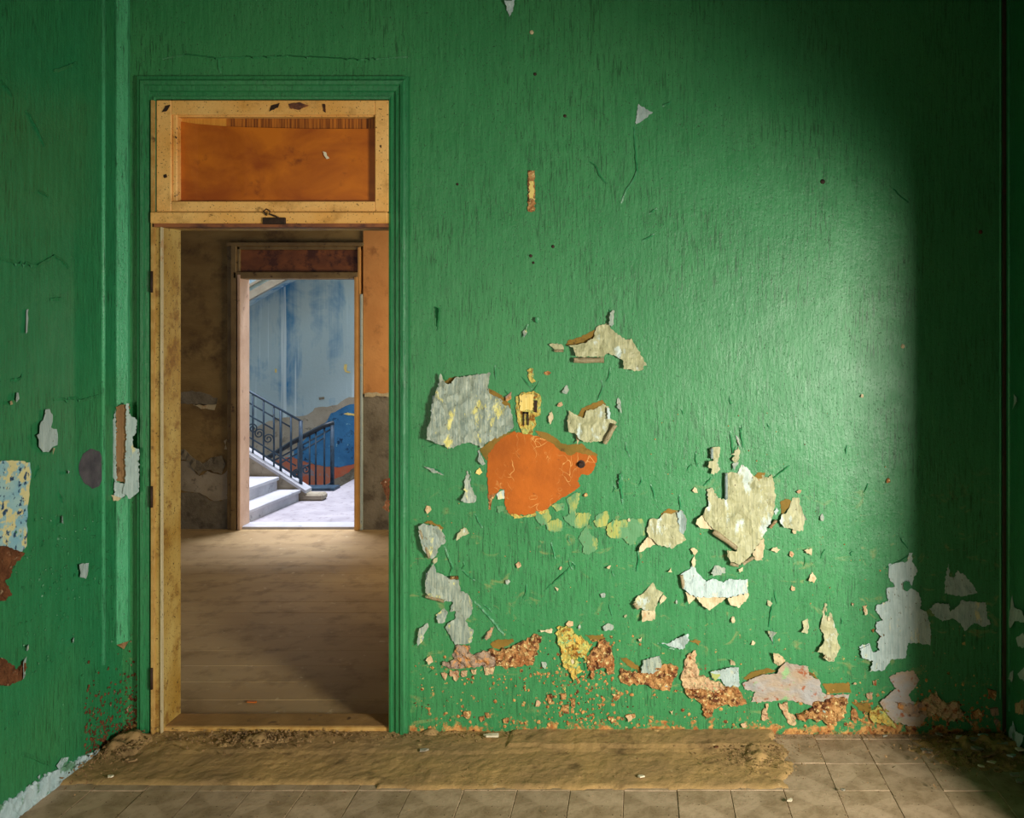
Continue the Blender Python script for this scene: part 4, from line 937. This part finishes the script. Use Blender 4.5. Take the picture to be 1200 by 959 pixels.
bm = bmesh.new()
s0, s1 = sp(300, 355), sp(700, 612)
pts = [s0, s1, Vector((s1.x + .06, DS, 0)), Vector((s0.x, DS, 0))]
a = [bm.verts.new((p.x, DS - .01, p.z)) for p in pts]; b = [bm.verts.new((p.x, DS + .12, p.z)) for p in pts]
for k in range(4): bm.faces.new([a[k], a[(k + 1) % 4], b[(k + 1) % 4], b[k]])
bm.faces.new(a[::-1]); bm.faces.new(b)
rel(from_bm('string_wall', bm, M['beige_render']), stair)
bm = bmesh.new()
a = [bm.verts.new((p.x, y, p.z + dz)) for p in (s0, s1) for y in (DS - .025, DS + .135) for dz in (0, .03)]
for f in [(0, 1, 3, 2), (4, 6, 7, 5), (0, 4, 5, 1), (2, 3, 7, 6), (0, 2, 6, 4), (1, 5, 7, 3)]: bm.faces.new([a[i] for i in f])
rel(from_bm('string_cap', bm, M['marble']), stair)
box('string_foot', s1.x - .05, s1.x + .17, DS - .02, DS + .12, 0, .07, M['beige_render'], None, None, .02).parent = None
rel(bpy.data.objects['string_foot'], stair)

def spiral(c, r, turns, flip, d):
    out = []
    for i in range(26):
        t = i / 25; an = t * turns * 2 * PI; rr = r * (1 - .8 * t)
        out.append(Vector((c.x + flip * math.cos(an) * rr, d, c.z + math.sin(an) * rr)))
    return out
rail_up = empty('balustrade', (sp(677, 590).x, DS + .055, 0))
bpy.context.view_layer.update(); rel(rail_up, stair); rail_up['label'] = 'blue-grey iron railing with scrolls'
bpy.context.view_layer.update()
DR = DS + .055
def rp(x, y): return sp(x, y, DR)
def bar_(name, a, b, r, par, m='rail', d=None):
    return rel(tube(name, [a, b], r, M[m]), par)
bar_('handrail', rp(250, 20), rp(680, 268), .012, rail_up)
bar_('rail', rp(250, 74), rp(622, 292), .008, rail_up)
bar_('rail', rp(250, 137), rp(540, 303), .008, rail_up)
bar_('rail', rp(250, 236), rp(650, 482), .008, rail_up)
bar_('rail', rp(250, 272), rp(672, 543), .009, rail_up)
bar_('newel', rp(672, 262), rp(672, 570), .019, rail_up)
for x, y0, y1, r in ((625, 240, 575, .011), (575, 212, 545, .014), (542, 195, 525, .010), (492, 165, 495, .010), (440, 135, 462, .010), (390, 105, 430, .010), (340, 75, 400, .010)):
    bar_('baluster', rp(x, y0), rp(x, 355 + .6425 * (x - 300) - 22), r, rail_up)
for cx, cy in ((440, 300), (470, 325), (515, 350), (400, 285), (652, 520)):
    rel(tube('scroll', spiral(rp(cx, cy), .052, 1.6, 1 if cx % 20 else -1, DR), .007, M['rail'], None, 5), rail_up)
# balustrade of the flight going down
DD = 9.2
rail_dn = empty('iron_balustrade', (sp(825, 590, DD).x, DD, 0), None, None, 'black-capped iron railing dropping away beside the descending stairwell', 'railing', None)
bpy.context.view_layer.update()
def rq(x, y): return sp(x, y, DD)
rel(tube('handrail', [rq(832, 272), rq(780, 288), rq(640, 362), rq(480, 462), rq(430, 492)], .026, M['railblack']), rail_dn)
bar_('rail', rq(825, 300), rq(480, 490), .009, rail_dn)
bar_('rail', rq(785, 345), rq(520, 500), .009, rail_dn)
bar_('rail', rq(720, 470), rq(560, 560), .009, rail_dn)
bar_('rail', rq(826, 560), rq(600, 690), .010, rail_dn)
bar_('newel', rq(825, 275), rq(825, 606), .022, rail_dn)
for x, y0, y1 in ((787, 290, 590), (745, 312, 608), (715, 328, 612), (660, 352, 650)):
    bar_('baluster', rq(x, y0), rq(x, y1), .010, rail_dn)
for cx, cy in ((695, 500), (652, 525)):
    rel(tube('scroll', spiral(rq(cx, cy), .055, 1.6, -1, DD), .008, M['rail'], None, 5), rail_dn)
kerb = boxes('trim_4', [(sp(700, 600, DD).x, -3.2, 8.98, 9.17, -.1, .03)], M['rail'], None, 'structure')
# descending flight
well = empty('stair_flight', (-3.4, 9.4, -.2), None, None, 'stone stair flight dropping below hall floor beside blue wall', 'staircase'); bpy.context.view_layer.update()
for i in range(7):
    rel(box('step', -3.22 - .26 * (i + 1), -3.22 - .26 * i, 9.22, YH - .012, -1.55, -.15 * (i + 1), M['marble_riser'], None, None, .004), well)
box('floor_hall_lower', HX0, -3.22 - .26 * 7, 9.19, YH - .001, -1.6, -1.25, M['hall_floor'], None, 'structure')

# ------------------------------------------------------------------ loose chips on the floors
def chip(px, py, r, mat, label, group=None, asp=.6, z=.014, name='paint_chip', floor_d=None):
    d = CAMZ * FPX / (py - VY); x = (px - VX) * d / FPX
    bm = bmesh.new(); k = random.randint(4, 6); a0 = random.random() * 6
    top = [Vector((math.cos(a0 + i * 2 * PI / k) * r * random.uniform(.6, 1.25), math.sin(a0 + i * 2 * PI / k) * r * asp * random.uniform(.6, 1.25), 0)) for i in range(k)]
    a = [bm.verts.new((p.x, p.y, .0)) for p in top]; b = [bm.verts.new((p.x * .96, p.y * .96, .004 + .25 * abs(p.x) * random.random())) for p in top]
    for i in range(k): bm.faces.new([a[i], a[(i + 1) % k], b[(i + 1) % k], b[i]])
    bm.faces.new(a[::-1]); c = bm.verts.new((0, 0, .005))
    for i in range(k): bm.faces.new([b[i], b[(i + 1) % k], c])
    o = from_bm(name, bm, mat); o.location = (x, d, z); o.rotation_euler = (random.uniform(-.1, .1), random.uniform(-.1, .1), random.uniform(-.3, .3))
    return tag(o, label, 'chip', group)
chip(575, 870, .043, M['white_chip'], 'white elongated plaster chip lying at foot of green wall beside the doorway', asp=.35, z=.026)
chip(751, 915, .016, M['white_chip'], 'small white chip alone on the tan screed before the green wall', asp=.5)
chip(926, 943, .012, M['white_chip'], 'tiny white chip on a bare floor tile past the dirt mound')
chip(988, 931, .014, M['grey_chip'], 'small pale chip on tile joint between dirt mound and corner rubble')
chip(1086, 882, .040, M['grey_chip'], 'largest grey flake of plaster lying flat by the corner rubble', z=.006)
chip(497, 884, .022, M['grey_chip'], 'dark grey chip on the screed in front of the door casing', asp=.5)
chip(154, 896, .024, M['grit'], 'brown splinter of plaster lying near the limewashed wall foot', asp=.4)
chip(130, 915, .014, M['white_chip'], 'small pale chip on screed below limewashed wall foot')
chip(840, 880, .012, M['rubble'], 'dark rusty crumb of plaster beside the dirt mound', asp=.9)
chip(296, 824, .030, M['panel'], 'orange brown leaf-like scrap on the inner room floor just past the threshold', asp=.4, z=.002, name='floor_scrap')
tag(bpy.data.objects['floor_scrap'], None, 'scrap')
for (px, py, r, m) in ((1125, 872, .026, 'white_chip'), (1140, 874, .030, 'grey_chip'), (1153, 869, .026, 'f_white'), (1122, 886, .022, 'grey_chip'), (1145, 885, .024, 'grey_chip'), (1158, 892, .030, 'grit'), (1163, 901, .022, 'white_chip'), (1176, 880, .026, 'grey_chip'),
                       (1186, 893, .024, 'f_white'), (1195, 886, .026, 'white_chip'), (1170, 912, .018, 'grit'), (1188, 916, .022, 'grey_chip'), (1110, 876, .016, 'grit'), (1100, 868, .018, 'grey_chip'), (1150, 906, .014, 'white_chip'), (1037, 870, .014, 'grey_chip'), (1195, 924, .020, 'grey_chip'), (1135, 896, .014, 'grit')):
    chip(px, py, r, M[m], {'f_white': 'blue-white', 'grey_chip': 'grey', 'white_chip': 'cream', 'grit': 'brown'}[m] + ' chip of fallen paint in the rubble of the corner away from the doorway', 'fallen chips in the corner rubble', z=.024)
